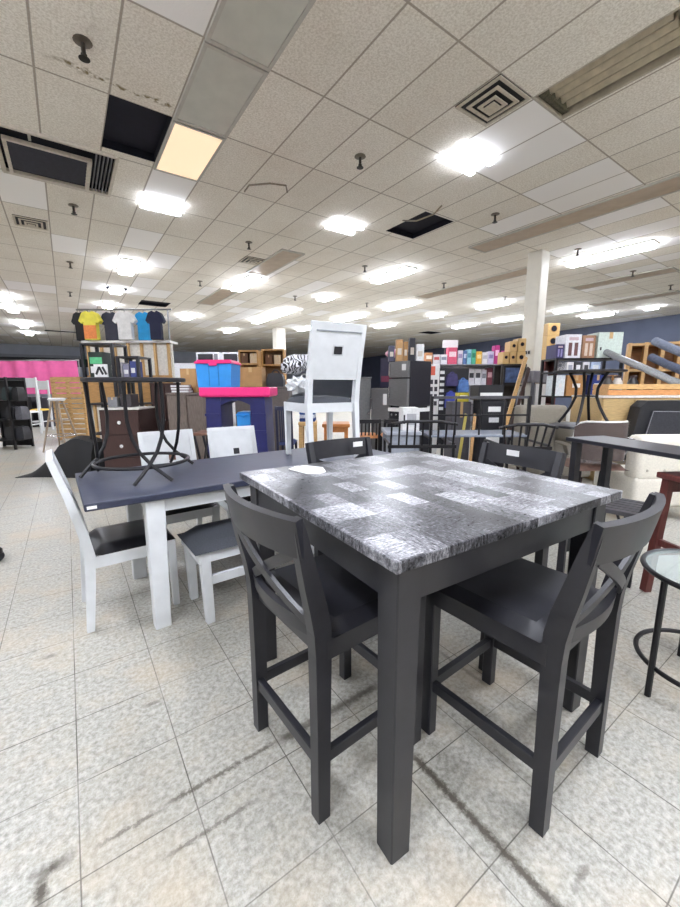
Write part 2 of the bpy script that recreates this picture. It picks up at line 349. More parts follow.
# the open troffer at the top right with its bare reflector
t=thing('open_troffer','open unlit troffer with bare dirty reflector at the upper right','ceiling light',(4.595,2.02,CZ))
c=MB(); c.box(-.305,-.61,0,-.28,.61,.16); c.box(.28,-.61,0,.305,.61,.16); c.box(-.28,-.61,0,.28,-.595,.16); c.box(-.28,.595,0,.28,.61,.16); c.box(-.305,-.61,.16,.305,.61,.18); c.build('housing',M('b3aa97',.6,0,.15,10),t)
c=MB()
for x in (-.18,-.06,.06,.18): c.prism([(x-.055,.05),(x,.14),(x+.055,.05),(x+.05,.05),(x,.13),(x-.05,.05)],-.5,.59)
c.build('reflector',M('c7bda6',.4,.2,.15,12),t)
MB().box(-.27,.52,.02,.27,.59,.10,.01).build('end_cap',M('54503f',.8,0,.4,40),t)
# vents
def vent(x,y,s,label):
    t=thing('ceiling_vent',label,'vent',(x,y,CZ-.05))
    b=MB(); b.box(-s,-s,.04,s,s,.049); b.build('back_plate',M('1a1a1c',.7),t)
    for k in range(3):
        r=s*(1-.3*k); q=r-s*.13; c=MB(); z=.03-.012*k
        c.box(-r,-r,z,r,-q,z+.01); c.box(-r,q,z,r,r,z+.01); c.box(-r,-q,z,-q,q,z+.01); c.box(q,-q,z,r,q,z+.01); c.build('louver',M('c2b9a8',.6),t)
    MB().box(-s*.22,-s*.22,-.01,s*.22,s*.22,0).build('centre_plate',M('c2b9a8',.6),t)
vent(4.0,2.9,.27,'square stepped air vent beside the twin tube light at top right')
vent(-.22,9.5,.25,'square stepped air vent left, beyond the dark return grille')
vent(3.95,9.3,.25,'square stepped air vent over the blue tote')
# big return grille
t=thing('return_grille','big dark louvred return air grille at the upper left','vent',(.225,6.89,CZ-.02))
f=MB(); X,Y=.625,.61
for a,b,c,d in ((-X-.01,-Y-.03,X,-Y+.01),(-X-.01,Y-.05,X+.01,Y+.03),(-X-.02,-Y,-X+.03,Y),(X-.02,-Y,X+.02,Y),(.31,-.32,.36,Y-.05),(-.56,-.34,.36,-.30),(-.56,-.30,-.52,Y-.05)): f.box(a,b,-.012,c,d,.03)
f.build('frame',M('c9c2b4',.5),t)
for k in range(8): y=-.26+k*.103; MB().bar((-.52,y,.03),(.31,y,.03),.075,.008,(0,.5,1)).build('louver',M('33343f',.5),t)
for k in range(5): x=.40+k*.043; MB().bar((x,-Y+.01,.02),(x,Y-.05,.02),.012,.04).build('slat',M('77767a',.5),t)
MB().box(-.3,-Y+.01,.04,-.27,-.34,.055).build('strut',ALU,t)
# sprinklers
def sprinkler(x,y,label):
    t=thing('ceiling_sprinkler',label,'sprinkler',(x,y,CZ),0,'ceiling sprinklers')
    MB().lathe([(.07,-.002),(.075,-.01),(.05,-.016),(.02,-.02)],n=16).build('escutcheon',M('6f675a',.4,.5),t,True)
    MB().lathe([(.018,-.02),(.018,-.10),(.026,-.105),(.022,-.13)],n=12).build('body',M('35302a',.45,.5),t,True)
    MB().lathe([(.01,-.13),(.045,-.136),(.045,-.14),(.004,-.142)],n=16).build('deflector',M('2b2722',.4,.6),t,True)
for x,y,l in ((.42,4.48,'sprinkler head nearest, at the upper left'),(.40,8.25,'sprinkler head just past the dark return grille'),(.38,11.87,'sprinkler head left, second beyond the return grille'),(.40,15.5,'sprinkler head left, third beyond the return grille'),(3.42,8.2,'sprinkler head over the blue tote, between two vents'),(3.43,11.87,'sprinkler head beyond the vent over the blue tote'),(6.56,12.01,'sprinkler head above the distant thin column'),(3.45,4.47,'sprinkler head nearest the middle twin tube light'),(6.44,8.13,'sprinkler head over the white chair on the table'),(9.38,8.11,'sprinkler head left of the cream column, farther one'),(6.46,4.5,'sprinkler head beside the black open ceiling tile'),(9.25,11.54,'sprinkler head far over the white chair panel'),(9.56,4.52,'sprinkler head just right of the column top'),(12.55,4.49,'sprinkler head right of the column, beyond the unlit strips'),(15.23,4.42,'sprinkler head at the right, closest to the blue wall'),(12.54,8.16,'sprinkler head far, left of the cream column')): sprinkler(x,y,l)
# cables hanging below the tiles
for pts,l in (([(2.55,6.2,CZ-.01),(2.5,5.9,CZ-.05),(2.7,5.62,CZ-.08),(2.95,5.6,CZ-.05),(3.1,5.85,CZ-.01)],'thin grey cable loop hanging near the ceiling lens panels'),([(5.3,5.6,CZ-.01),(5.35,5.3,CZ-.1),(5.45,5.0,CZ-.07),(5.42,4.8,CZ-.01)],'thin dark cable dangling beside the black open tile')):
    tag(MB().tube(pts,.012,6).build('hanging_cable',M('7a705f',.6),None,True),l,'cable')

# ------------------------------------------------------------------ counter table set
t=thing('counter_table','tall square counter table with grey marbled top and black legs','table',(1.117,1.095,0),-.043)
top=MB(); top.box(-.54,-.54,.885,.54,.54,.915,.004,2); top.build('tabletop',marble_mat(),t)
a=MB(); o=.498
for c in ((-o,-o,o,-o+.022),(-o,o-.022,o,o),(-o,-o+.022,-o+.022,o-.022),(o-.022,-o+.022,o,o-.022)): a.box(c[0],c[1],.775,c[2],c[3],.885)
a.build('apron',BLK,t)
for sx in (-1,1):
    for sy in (-1,1):
        l=MB(); q=.506; l.bar((sx*(q-.040),sy*(q-.040),.885),(sx*(.500-.034),sy*(.500-.034),0),.080,.080,(0,1,0),.004,.068,.068); lo=l.build('leg',BLK,t)
        for dz in (.80,.86): MB().lathe([(.007,-.004),(.007,.004),(.003,.006)],sx*(q-.08),sy*(q-.08),8).xf(Matrix.Translation((0,0,dz))).build('bolt',CHROME,lo,True)

def counter_chair(label):
    t=thing('counter_chair',label,'chair',group='counter chairs around the marbled table')
    W=.222; hw=.021
    s=MB(); n=14; zt=.632
    s.pad(-.225,-.175,.598,.225,.235,.632,12,0,.2,lambda u,v:-.010*(1-u*u)*(1-v*v)*(1 if v<.6 else .6)); s.build('seat',BLK2,t,True)
    a=MB(); a.box(-.20,.205,.54,.20,.228,.598); a.box(-.20,-.205,.54,.20,-.185,.598); a.box(-.222,-.19,.535,-.198,.21,.6); a.box(.198,-.19,.535,.222,.21,.6); a.build('apron',BLK,t)
    for sx in (-1,1):
        l=MB(); l.box(sx*(W-.04),.19,0,sx*W,.232,.6,.003); l.build('leg',BLK,t)
        pts=[(sx*(W-hw),-.208,0),(sx*(W-hw),-.205,.30),(sx*(W-hw),-.203,.56),(sx*(W-hw),-.205,.63),(sx*(W-hw),-.217,.70),(sx*(W-hw+.004),-.237,.78),(sx*(W-hw+.008),-.256,.86),(sx*(W-hw+.010),-.272,.93),(sx*(W-hw+.010),-.280,.968)]
        sec=[(.040,.042),(.040,.046),(.040,.054),(.040,.058),(.038,.056),(.034,.050),(.032,.042),(.030,.034),(.028,.028)]
        l=MB(); l.sweep(pts,sec,(0,1,0)); l.build('leg',BLK,t)
    def bow(x,d): return -d*(1-(x/.22)**2)
    def by(z): # back line of the posts
        return -.205-.085*max(0,(z-.62)/.35)**1.15
    N=13; xs=[-.228+.456*k/(N-1) for k in range(N)]
    r=MB(); r.sweep([(x,by(.918)+bow(x,.038),.918) for x in xs],(.022,.108),(0,-.2,1)); r.build('top_rail',BLK,t,True)
    r=MB(); r.sweep([(x*.90,by(.62)+bow(x,.03),.622) for x in xs],(.020,.048),(0,-.1,1)); r.build('lower_rail',BLK,t,True)
    for sg in (-1,1):
        pts=[]
        for k in range(11):
            u=-1+.2*k; x=.192*u*sg; z=.756+.115*u; pts.append((x,by(z)+bow(x,.034)+sg*.006,z))
        r=MB(); r.sweep(pts,(.032,.012),[(0,1,.12)]*11); r.build('cross_slat',BLK,t,True)
    st=MB(); st.box(-.205,.2,.18,.205,.222,.222,.002); st.build('stretcher',BLK,t)
    st=MB(); st.box(-.205,-.222,.18,.205,-.198,.222,.002); st.build('stretcher',BLK,t)
    for sx in (-1,1): st=MB(); st.box(sx*.192,-.2,.185,sx*.214,.205,.225,.002); st.build('stretcher',BLK,t)
    return t
ch=counter_chair('black counter chair with crossed back at the right front of the marbled table')
place=[((1.214,.654,0),rad(2.4)),((.705,1.050,0),rad(-87)),((1.334,1.645,0),rad(179)),((1.672,1.125,0),rad(89))]
labs=[None,'black counter chair with crossed back at left side of the marbled table, nearest dining table','black counter chair behind the marbled table, below the white panel chair','black counter chair at far right side of the marbled table, only its top rail showing']
for (loc,rz),lb in zip(place,labs):
    if lb is None: ch.location=loc; ch.rotation_euler=(0,0,rz); c=ch
    else: c=dup(ch,loc,rz,lb)
    if lb and ('behind' in lb or 'far right' in lb):
        x=.02 if 'far right' in lb else -.11
        k=MB(); k.box(x-.035,-.004,0,x+.035,0,.03); g=k.build('price_tag',PAPER,c); g.location=(0,-.2605 if 'far' in lb else -.245,.90) ; g.rotation_euler=(rad(0),0,0); g.location.y=-.245; g.location.z=.925
        g.location=(0,-.243 if x>0 else -.240,.925); tag(g,'white price tag')
        c.children
# shrink-wrap sheet left on the marbled top
m=MB(); random.seed(3)
P=[(x-1.117,y-1.095) for x,y in ((.785,1.565),(.84,1.60),(.895,1.595),(.94,1.51),(.905,1.422),(.86,1.40),(.813,1.434),(.80,1.50))]
m=MB(); m.prism([(x,y) for x,y in P],.9155,.9175,'xy'); o=m.build('paper_sheet',PAPER,None,False,(1.117,1.095,0),-.043); o.location=(1.117+.0,1.095,0); tag(o,'white paper sheet lying at far left corner of the marbled tabletop','paper')

# ------------------------------------------------------------------ dining set
DT=rad(1.5)
t=thing('dining_table','long white dining table with slate blue grey top','table',(1.05,2.52,0),DT)
MB().box(-1.05,-.415,.725,1.05,.415,.76,.004).build('tabletop',SLATE,t)
a=MB()
for c in ((-.78,-.37,.78,-.345),(-.78,.345,.78,.37),(-.78,-.345,-.755,.345),(.755,-.345,.78,.345)): a.box(c[0],c[1],.65,c[2],c[3],.725)
a.build('apron',WHITE,t)
for sx in (-1,1):
    for sy in (-1,1):
        x0=sx*.745; y0=sy*.345; l=MB(); l.bar((x0,y0,.725),(x0+sx*.01,y0,0),.095,.085,(0,1,0),.004,.08,.075); l.build('leg',WHITE,t)
tg=MB(); tg.box(-1.04,-.4165,.735,-1.0,-.4152,.75); tg.build('price_tag',PAPER,t)
# bench
t=thing('dining_bench','white bench with dark grey cushion pushed under near side of dining table','bench',(1.0,2.20,0),DT)
MB().pad(-.54,-.19,.42,.54,.19,.475,10,.25,.25).build('cushion',CUSH,t,True)
f=MB()
for c in ((-.52,-.175,.52,-.15),(-.52,.15,.52,.175),(-.52,-.15,-.495,.15),(.495,-.15,.52,.15)): f.box(c[0],c[1],.36,c[2],c[3],.42)
f.build('seat_frame',WHITE,t)
for sx in (-1,1):
    for sy in (-1,1): l=MB(); l.bar((sx*.485,sy*.15,.42),(sx*.475,sy*.155,0),.055,.055,(0,1,0),.003,.045,.045); l.build('leg',WHITE,t)
for y in (-.15,.15): MB().box(-.46,y-.012,.22,.46,y+.012,.27).build('stretcher',WHITE,t)
# panel back dining chairs
def dining_chair(label,seatmat):
    t=thing('dining_chair',label,'chair',group='white panel back dining chairs')
    MB().pad(-.205,-.185,.415,.205,.225,.465,10,.3,.25).build('seat',seatmat,t,True)
    f=MB(); f.box(-.2,.195,.35,.2,.22,.415); f.box(-.2,-.2,.35,.2,-.18,.415); f.box(-.205,-.18,.35,-.18,.2,.415); f.box(.18,-.18,.35,.205,.2,.415); f.build('seat_frame',WHITE,t)
    for sx in (-1,1):
        l=MB(); l.bar((sx*.185,.2,.415),(sx*.185,.205,0),.045,.045,(0,1,0),.002,.034,.034); l.build('leg',WHITE,t)
        pts=[(sx*.187,-.235,0),(sx*.187,-.212,.25),(sx*.187,-.2,.42),(sx*.187,-.218,.55),(sx*.187,-.262,.75),(sx*.187,-.315,.945)]
        l=MB(); l.sweep(pts,[(.034,.036),(.036,.044),(.038,.05),(.036,.045),(.034,.036),(.034,.03)],(0,1,0)); l.build('leg',WHITE,t)
    p=MB(); p.bar((0,-.226,.58),(0,-.307,.915),.345,.026,(0,1,0)); pn=p.build('back_panel',WHITE,t)
    MB().bar((0,-.306,.915),(0,-.315,.945),.345,.03,(0,1,0)).build('top_rail',WHITE,t)
    MB().bar((-.172,-.312,.889),(.172,-.312,.889),.012,.008,(0,0,1)).build('groove',M('7f858c',.6),pn)
    return t
BLKSEAT=M('1e1d21',.4,0,.2,30)
d1=dining_chair('white dining chair with black seat standing at left end of the dining table',BLKSEAT)
d1.location=(.205,2.515,0); d1.rotation_euler=(0,0,rad(-88))
d2=dining_chair('white dining chair with grey cushion stood on top of the dining table',CUSH)
d2.location=(1.56,2.50,.7615); d2.rotation_euler=(0,0,rad(-6))
pn=[c for c in d2.children if c.name.startswith('back_panel')][0]
k=MB(); k.bar((.0,-0.2806,.745),(.0,-0.2927,.795),.062,.004,(0,1,0)); k.build('sticker',BLK2,pn); 
k=MB(); k.bar((-.0,-0.2772,.735),(-.0,-0.2941,.805),.082,.003,(0,1,0)); k.build('sticker_border',M('c9ccd0',.6),pn)
d3=dup(d1,(.63,3.02,0),rad(182),'white dining chair at far side of dining table, behind the iron ring table')
d4=dup(d1,(1.13,3.00,0),rad(177),'white dining chair at far side of dining table, in front of the navy play table')
for d,x,mt in ((d3,-.02,M('6a4632',.6)),(d4,-.02,BLK2)):
    for c in d.children:
        if c.name.startswith('back_panel'): MB().bar((x,-0.2451,.715),(x,-0.2572,.765),.05,.004,(0,1,0)).build('sticker',mt,c)
# iron ring table on the dining table
t=thing('ring_table','black iron ring side table with curved crossing legs, set on dining table','side table',(.345,2.63,.7605),0)
MB().lathe([(.27,.562),(.278,.566),(.278,.582),(.27,.586)],n=40).build('top',BLK2,t,True)
MB().ring(0,0,.085,.262,.0105).build('foot_ring',IRON,t,True)
for az in (150,270,35):
    a0=rad(az); rd=Vector((math.cos(a0),math.sin(a0),0)); tn=Vector((-rd.y,rd.x,0))
    for sg in (-1,1):
        pr=[(.325,.092,0),(.30,.045,.045),(.27,0,.09),(.245,-.05,.16),(.232,-.082,.24),(.23,-.098,.34),(.236,-.10,.46),(.245,-.096,.565)]
        MB().tube([rd*r+tn*(sg*k+.006*sg)+Vector((0,0,z+.0085)) for r,k,z in pr],.0105,8).build('leg',IRON,t,True)
# zebra cushion and white bag on the raised chair
t=thing('plastic_bag','crumpled white plastic bag resting on seat of raised chair','bag',(1.44,2.60,1.225))
m=MB(); bmesh.ops.create_icosphere(m.b,subdivisions=3,radius=1)
for v in m.b.verts:
    n=.75+.25*math.sin(9*v.co.x+3*v.co.z)*math.cos(8*v.co.y+4*v.co.z)+.12*math.sin(21*v.co.z+9*v.co.x); v.co=Vector((v.co.x*.11*n,v.co.y*.12*n,max(0,.075+v.co.z*.08*n)))
m.build('bag_body',M('dfe1e4',.25,0,.1,40),t,True)
MB().tube([(.02,0,.14),(.03,.01,.155),(.05,.0,.16),(.06,-.01,.148)],.006,6).build('knot',PAPER,t,True)
def zebra():
    m=bpy.data.materials.new('zebra_cloth'); m.use_nodes=True; g=NT(m); b=m.node_tree.nodes['Principled BSDF']; tc=g.n('ShaderNodeTexCoord')
    wv=g.n('ShaderNodeTexWave'); wv.inputs['Scale'].default_value=16; wv.inputs['Distortion'].default_value=11; wv.inputs['Detail'].default_value=2; g.l(tc.outputs['Object'],wv.inputs['Vector'])
    g.l(g.mix(g.step(wv.outputs['Fac'],.45,.5),hexc('17171b'),hexc('d6d6dc')),b.inputs['Base Color']); b.inputs['Roughness'].default_value=.5; return m
m=MB(); bmesh.ops.create_icosphere(m.b,subdivisions=3,radius=1)
for v in m.b.verts:
    n=1+.2*math.sin(5*v.co.x+4*v.co.y)*math.cos(4*v.co.z)+.1*math.sin(11*v.co.z+7*v.co.x); v.co=Vector((v.co.x*.125*n,v.co.y*.10*n,.074+v.co.z*.065*n+.03*v.co.x))
tag(m.build('zebra_cushion',zebra(),None,True,(1.44,2.62,1.388)),'black and white zebra patterned cushion piled on the white plastic bag','cushion')

# ------------------------------------------------------------------ shared builders for the stock
def at(F): return (F[0],F[1],F[2]),F[3]
def carton(name,label,cat,F,d,mat,group=None,tape=True,art=None,artm=None,h=None):
    loc,rz=at(F); w=F[4]*.95; h=h or F[5]
    t=thing(name,label,cat,loc,rz,group)
    MB().box(-w/2,0,0,w/2,d,h,min(w,h)*.015).build('body',mat,t)
    if tape:
        k=MB(); k.box(-w*.07,-.002,h*.75,w*.07,0,h); k.box(-w*.07,0,h,w*.07,d,h+.002); k.build('tape',TAPE,t)
        MB().box(-w/2,.0,h,w/2,d*.495,h+.0015).build('flap',mat,t)
    if art:
        for x0,z0,x1,z1,mt in art: MB().box(w*(x0-.5),-.003,h*z0,w*(x1-.5),0,h*z1).build('print',mt,t)
    return t
def shelf_unit(name,label,cat,F,d,levels,mat,back=None,posts=True,sides=False,th=.025,pw=.04,group=None):
    loc,rz=at(F); w,h=F[4],F[5]; t=thing(name,label,cat,loc,rz,group)
    if posts:
        for x in (-w/2,w/2-pw):
            for y in (0,d-pw): MB().box(x,y,0,x+pw,y+pw,h).build('post',mat,t)
    if sides:
        for x in (-w/2,w/2-th): MB().box(x,0,0,x+th,d,h).build('side_panel',mat,t)
    for z in levels: MB().box(-w/2+.002,.002,z-th,w/2-.002,d-.002,z).build('shelf',mat,t)
    if back: MB().box(-w/2+.005,d-.02,.02,w/2-.005,d-.005,h).build('back_panel',back,t)
    return t
def cabinet(name,label,cat,F,d,mat,doors=2,drawers=0,knob=CHROME,topm=None,slab=0):
    loc,rz=at(F); w,h=F[4],F[5]; t=thing(name,label,cat,loc,rz)
    MB().box(-w/2,.015,.05,w/2,d,h-.025).build('body',mat,t); MB().box(-w/2+.03,.05,0,w/2-.03,d-.03,.05).build('plinth',mat,t)
    MB().box(-w/2-.01,-.005,h-.025,w/2+.01,d,h,.003).build('top',topm or mat,t)
    if doors:
        dw=w/doors
        for k in range(doors):
            x=-w/2+dw*k; o=MB().box(x+.006,0,.07,x+dw-.006,.015,h-.035,.003).build('door',mat,t)
            kx=x+dw*(.85 if k%2==0 else .15); MB().lathe([(.012,0),(.02,.01),(.014,.02)],n=10).xf(Matrix.Translation((kx,0,h*.6))@Matrix.Rotation(PI/2,4,'X')).build('knob',knob,o,True)
    if drawers:
        dh=(h-.1)/drawers
        for k in range(drawers):
            z=.065+dh*k; o=MB().box(-w/2+.008,0,z,w/2-.008,.015,z+dh-.008,.003).build('drawer',mat,t)
            for x in (-w*.0,): MB().lathe([(.012,0),(.024,.01),(.018,.022)],n=10).xf(Matrix.Translation((x,0,z+dh/2))@Matrix.Rotation(PI/2,4,'X')).build('knob',knob,o,True)
    return t
def lift(F,z): return (F[0],F[1],z+.002,F[3],F[4],F[5]-.002)

# ------------------------------------------------------------------ left part of the store
def drape(name,label,cat,F,mat,amp=.03,waves=5,th=.02):
    loc,rz=at(F); w,h=F[4],F[5]; n=waves*6; f=[(-w/2+w*k/n,amp*math.sin(2*PI*waves*k/n)+.02*math.sin(5.3*k/n*2*PI)) for k in range(n+1)]
    m=MB(); rows=[]
    for j in range(5):
        z=h*j/4; s=1+.25*(1-j/4); rows.append([(m.b.verts.new((x,y*s,z)),m.b.verts.new((x,y*s+th,z))) for x,y in f])
    for A,B in zip(rows,rows[1:]):
        for k in range(n):
            m.b.faces.new((A[k][0],A[k+1][0],B[k+1][0],B[k][0])); m.b.faces.new((A[k][1],B[k][1],B[k+1][1],A[k+1][1]))
        for k in (0,n): m.b.faces.new((A[k][0],A[k][1],B[k][1],B[k][0]))
    for R in (rows[0],rows[-1]):
        for k in range(n): m.b.faces.new((R[k][0],R[k][1],R[k+1][1],R[k+1][0]))
    return tag(m.build(name,mat,None,True,loc,rz),label,cat)
FP=(-0.942, 18.327, 1.033, -0.6085, 3.257, 1.19)
drape('hanging_drape','long bright pink cloth hanging on the far left rail','cloth',FP,M('ea6aa6',.75,0,.06,6))
t=thing('garment_rail','steel rail on two posts carrying the long pink cloth','rail',(FP[0],FP[1],0),FP[3]); zt=FP[2]+FP[5]
MB().tube([(-FP[4]/2-.1,.01,zt+.02),(FP[4]/2+.1,.01,zt+.022)],.02,8).build('rail',STEEL,t,True)
for s in (-1,1):
    MB().tube([(s*(FP[4]/2+.08),.01,0),(s*(FP[4]/2+.08),.01,zt+.02)],.02,8).build('post',STEEL,t,True); MB().box(s*(FP[4]/2+.08)-.03,-.3,0,s*(FP[4]/2+.08)+.03,.3,.04).build('foot',STEEL,t)
for k,(x0,x1,y,lab) in enumerate(((20,31,395,'black plastic bin under the pink cloth, behind the white bar chair'),(33,46,397,'dark bin under the pink cloth, second from the left'),(46,55,396,'dark bin under the pink cloth, half hidden by wooden stool'))):
    pass
def bin_(F,d,mat,label,lidm=None,group=None,name='storage_bin',cat='bin'):
    loc,rz=at(F); w,h=F[4],F[5]; t=thing(name,label,cat,loc,rz,group)
    m=MB(); m.prism([(-w*.44,0),(w*.44,0),(w*.48,h*.86),(-w*.48,h*.86)],0,d); m.build('body',mat,t)
    l=MB(); l.box(-w/2,-.02,h*.86,w/2,d+.02,h*.94,.005); l.box(-w*.46,.01,h*.94,w*.46,d-.01,h,.008); l.build('lid',lidm or mat,t)
    MB().box(-w*.1,-.03,h*.78,w*.1,.0,h*.88,.004).build('latch',lidm or mat,t)
    return t
bin_((-1.133, 16.145, 0.0, -0.6085, 0.419, 0.973),.5,BLK2,'black lidded bin under the pink cloth, behind the white bar chair')
bin_((-0.701, 15.844, 0.0, -0.6085, 0.387, 0.939),.5,M('3c3a44',.6),'dark grey lidded bin under the pink cloth, left of the wooden bar stool')
# black rack at the left edge
FR=(-1.267, 10.633, 0.0, -0.6085, 0.67, 1.494)
shelf_unit('wire_rack','black metal rack full of dark bags at the left edge','rack',FR,.5,[.2,.62,1.02,1.45],IRON,BLK2)
def bag(F,d,mat,label,group=None,name='handbag'):
    loc,rz=at(F); w,h=F[4],F[5]*.75; t=thing(name,label,'bag',loc,rz,group)
    m=MB(); bmesh.ops.create_cube(m.b,size=1); bmesh.ops.subdivide_edges(m.b,edges=m.b.edges,cuts=5,use_grid_fill=True)
    for v in m.b.verts:
        c=v.co; k=1-.35*max(0,c.z+.1)**1.2; v.co=Vector((c.x*w*k*(1-.12*abs(c.z)),(c.y*k+.5)*d,(c.z+.5)*h*(1-.12*c.x*c.x*4*.5)))
    m.build('bag_body',mat,t,True)
    MB().tube([(w*.22*math.cos(a),d*.5,h*.86+w*.28*math.sin(a)) for a in [PI*k/8 for k in range(9)]],.012,6).build('strap',mat,t,True)
    return t
for k,(x0,x1,z,mt,lab) in enumerate(((-6,6,.2,'17171b','black bag on the bottom shelf of the left edge rack'),(5,15,.2,'2a2a30','dark grey bag on bottom shelf of the left edge rack'),(-2,8,.62,'1c1c22','black bag on the second shelf of the left edge rack'),(8,16,.62,'55555c','grey bag on the second shelf of the left edge rack'),(-3,7,1.02,'1a2a2c','dark green bag on the third shelf of the left edge rack'),(7,15,1.02,'121216','black bag on the third shelf of the left edge rack'))):
    f={(-6,6):(-1.162, 10.438, 0.733, -0.6085, 0.244, 0.303),(5,15):(-0.995, 10.321, 0.732, -0.6085, 0.204, 0.303),(-2,8):(-1.112, 10.403, 0.733, -0.6085, 0.203, 0.303),(8,16):(-0.962, 10.298, 0.732, -0.6085, 0.163, 0.303),(-3,7):(-1.129, 10.414, 0.733, -0.6085, 0.203, 0.303),(7,15):(-0.979, 10.31, 0.732, -0.6085, 0.163, 0.303)}[(x0,x1)]
    fx_,fy_=math.sin(-f[3]),math.cos(f[3]); bag((f[0]+fx_*.16,f[1]+fy_*.16,z+.003,f[3],f[4]*.85,.36),.22,M(mt,.6,0,.15,20),lab)
# tall white bar chairs
def bar_chair(F,seatm,label,frame=WHITE):
    loc,rz=at(F); w,h=F[4],F[5]; t=thing('bar_chair',label,'chair',loc,rz); d=.45; sz=.66
    MB().pad(-w/2,0,sz-.06,w/2,d,sz,6,.3).build('seat',seatm,t,True)
    for sx in (-1,1):
        MB().bar((sx*(w/2-.03),.03,sz-.05),(sx*(w/2-.01),0,0),.05,.05,(0,1,0)).build('leg',frame,t)
        MB().bar((sx*(w/2-.03),d,h),(sx*(w/2-.03),d-.03,0),.045,.045,(0,1,0)).build('leg',frame,t)
        MB().bar((sx*(w/2-.03),.03,.28),(sx*(w/2-.03),d-.03,.28),.03,.03).build('stretcher',frame,t)
    MB().box(-w/2+.04,d-.02,h-.28,w/2-.04,d+.01,h-.02,.008).build('back_panel',frame,t)
    MB().box(-w/2+.03,.01,.26,w/2-.03,.04,.30).build('stretcher',frame,t)
    return t
bar_chair((-1.141, 13.469, 0.0, -0.6085, 0.567, 1.552),WHITE,'tall white bar chair standing in front of the pink cloth')
bar_chair((-0.834, 14.474, 0.0, -0.6085, 0.385, 1.489),M('d8b32c',.6),'tall pale bar chair with yellow seat, right of the white one')
# wooden bar stool
FS=(-0.183, 9.634, 0.0, -0.6085, 0.612, 1.074)
t=thing('bar_stool','wooden bar stool with white round seat and foot ring','stool',(FS[0],FS[1]+.1,0),FS[3]); h=FS[5]; OAK=woodv('9b8a78',.2)
MB().lathe([(.13,h-.06),(.15,h-.03),(.145,h-.01),(.12,h)],n=20).build('seat',PAPER,t,True)
for a in (45,135,225,315):
    c,s_=math.cos(rad(a)),math.sin(rad(a)); MB().tube([(c*.09,s_*.09,h-.06),(c*.33,s_*.33,0)],[.02,.016],8).build('leg',OAK,t,True)
MB().ring(0,0,.32,.25,.012,28,6).build('foot_ring',CHROME,t,True); MB().ring(0,0,.62,.175,.01,28,6).build('foot_ring',OAK,t,True)
# slatted wooden crate behind the stool
FC=(0.021, 11.441, 0.0, -0.6085, 0.762, 1.524)
t=thing('slat_crate','tall pale wooden slatted crate standing behind the bar stool','crate',(FC[0],FC[1],0),FC[3]); w,h=FC[4],FC[5]
for x in (-w/2,w/2-.06):
    for y in (0,.5): MB().box(x,y,0,x+.06,y+.06,h).build('post',PINE2,t)
for k in range(12): z=.05+k*(h-.1)/11.6; MB().box(-w/2,-.015,z,w/2,0,z+.10).build('slat',PINE,t)
MB().box(-w/2,.0,h-.03,w/2,.56,h).build('top',PINE,t)
# black sheet thrown over something low
FB=(-0.283, 6.839, -0.003, -0.6085, 1.112, 0.525)
m=MB(); w,h=FB[4],FB[5]+.02; n=26; V=[]
def hgt(u,v):
    r=min(1,max(0,(u-.0)/.52))**1.7; e=min(1,(1-v)*3,v*9+.0)
    return max(.006,h*r*e*(.92+.08*math.sin(9*u+4*v)))+.012*math.sin(17*u+11*v)*r*e
for i in range(n+1): V.append([m.b.verts.new((-w/2+w*i/n,1.0*j/14+.03*math.sin(5*i/n),max(.004,hgt(i/n,j/14)))) for j in range(15)])
U=[[m.b.verts.new((v.co.x,v.co.y,.0)) for v in r] for r in V]
for i in range(n):
    for j in range(14): m.b.faces.new((V[i][j],V[i+1][j],V[i+1][j+1],V[i][j+1])); m.b.faces.new((U[i][j],U[i][j+1],U[i+1][j+1],U[i+1][j]))
for i in range(n):
    for j in (0,14): m.b.faces.new((V[i][j],V[i+1][j],U[i+1][j],U[i][j]))
for j in range(14):
    for i in (0,n): m.b.faces.new((V[i][j],V[i][j+1],U[i][j+1],U[i][j]))
tag(m.build('floor_sheet',M('0d0d11',.7,0,.2,8),None,True,(FB[0],FB[1],0),FB[3]),'black sheet thrown over something low on the floor at left','sheet')
# dresser, hutches and what stands on them
FD=(0.519, 5.732, 0.0, -0.6085, 0.514, 1.025)
cabinet('dresser','dark brown three drawer dresser behind the iron ring table','dresser',FD,.45,DBROWN,0,3,PAPER,M('c9c6c2',.5))
for f,x0,lab in (((0.48, 5.942, 1.017, -0.6085, 0.132, 0.131),0,'grey box on the dark brown dresser top, left one'),((0.627, 5.84, 1.016, -0.6085, 0.146, 0.17),0,'dark box with pale top on the dark brown dresser')):
    carton('box',lab,'box',lift(f,FD[5]),.2,M('77777b' if 'grey' in lab else '3a3438',.6),None,True)
F1=(0.413, 6.781, 0.0, -0.6085, 0.478, 1.918); shelf_unit('bookcase','tall black open bookcase behind the dark brown dresser','bookcase',F1,.4,[.12,.6,1.05,1.42,F1[5]],BLK2,None,True)
F2=(0.767, 6.534, 0.0, -0.6085, 0.335, 1.734); shelf_unit('bookcase','lower black open bookcase right of the tall black one','bookcase',F2,.4,[.12,.6,1.05,1.42,F2[5]],BLK2,None,True)
def inset(F,dy): return (F[0]-math.sin(F[3])*dy,F[1]+math.cos(F[3])*dy)+tuple(F[2:])
carton('box','green box on the shelf of the tall black bookcase','box',inset(lift((0.325, 6.842, 1.421, -0.6085, 0.235, 0.385),1.42),.14),.2,M('2c3a34',.6),None,False,[(.1,.55,.9,.8,M('5fbf86',.6)),(.1,.2,.5,.45,PAPER)])
t=thing('framed_sign','white card with black zigzag strokes leaning in tall black bookcase','card',inset(lift((0.416, 6.779, 1.421, -0.6085, 0.191, 0.258),1.42),.05)[:3],F1[3])
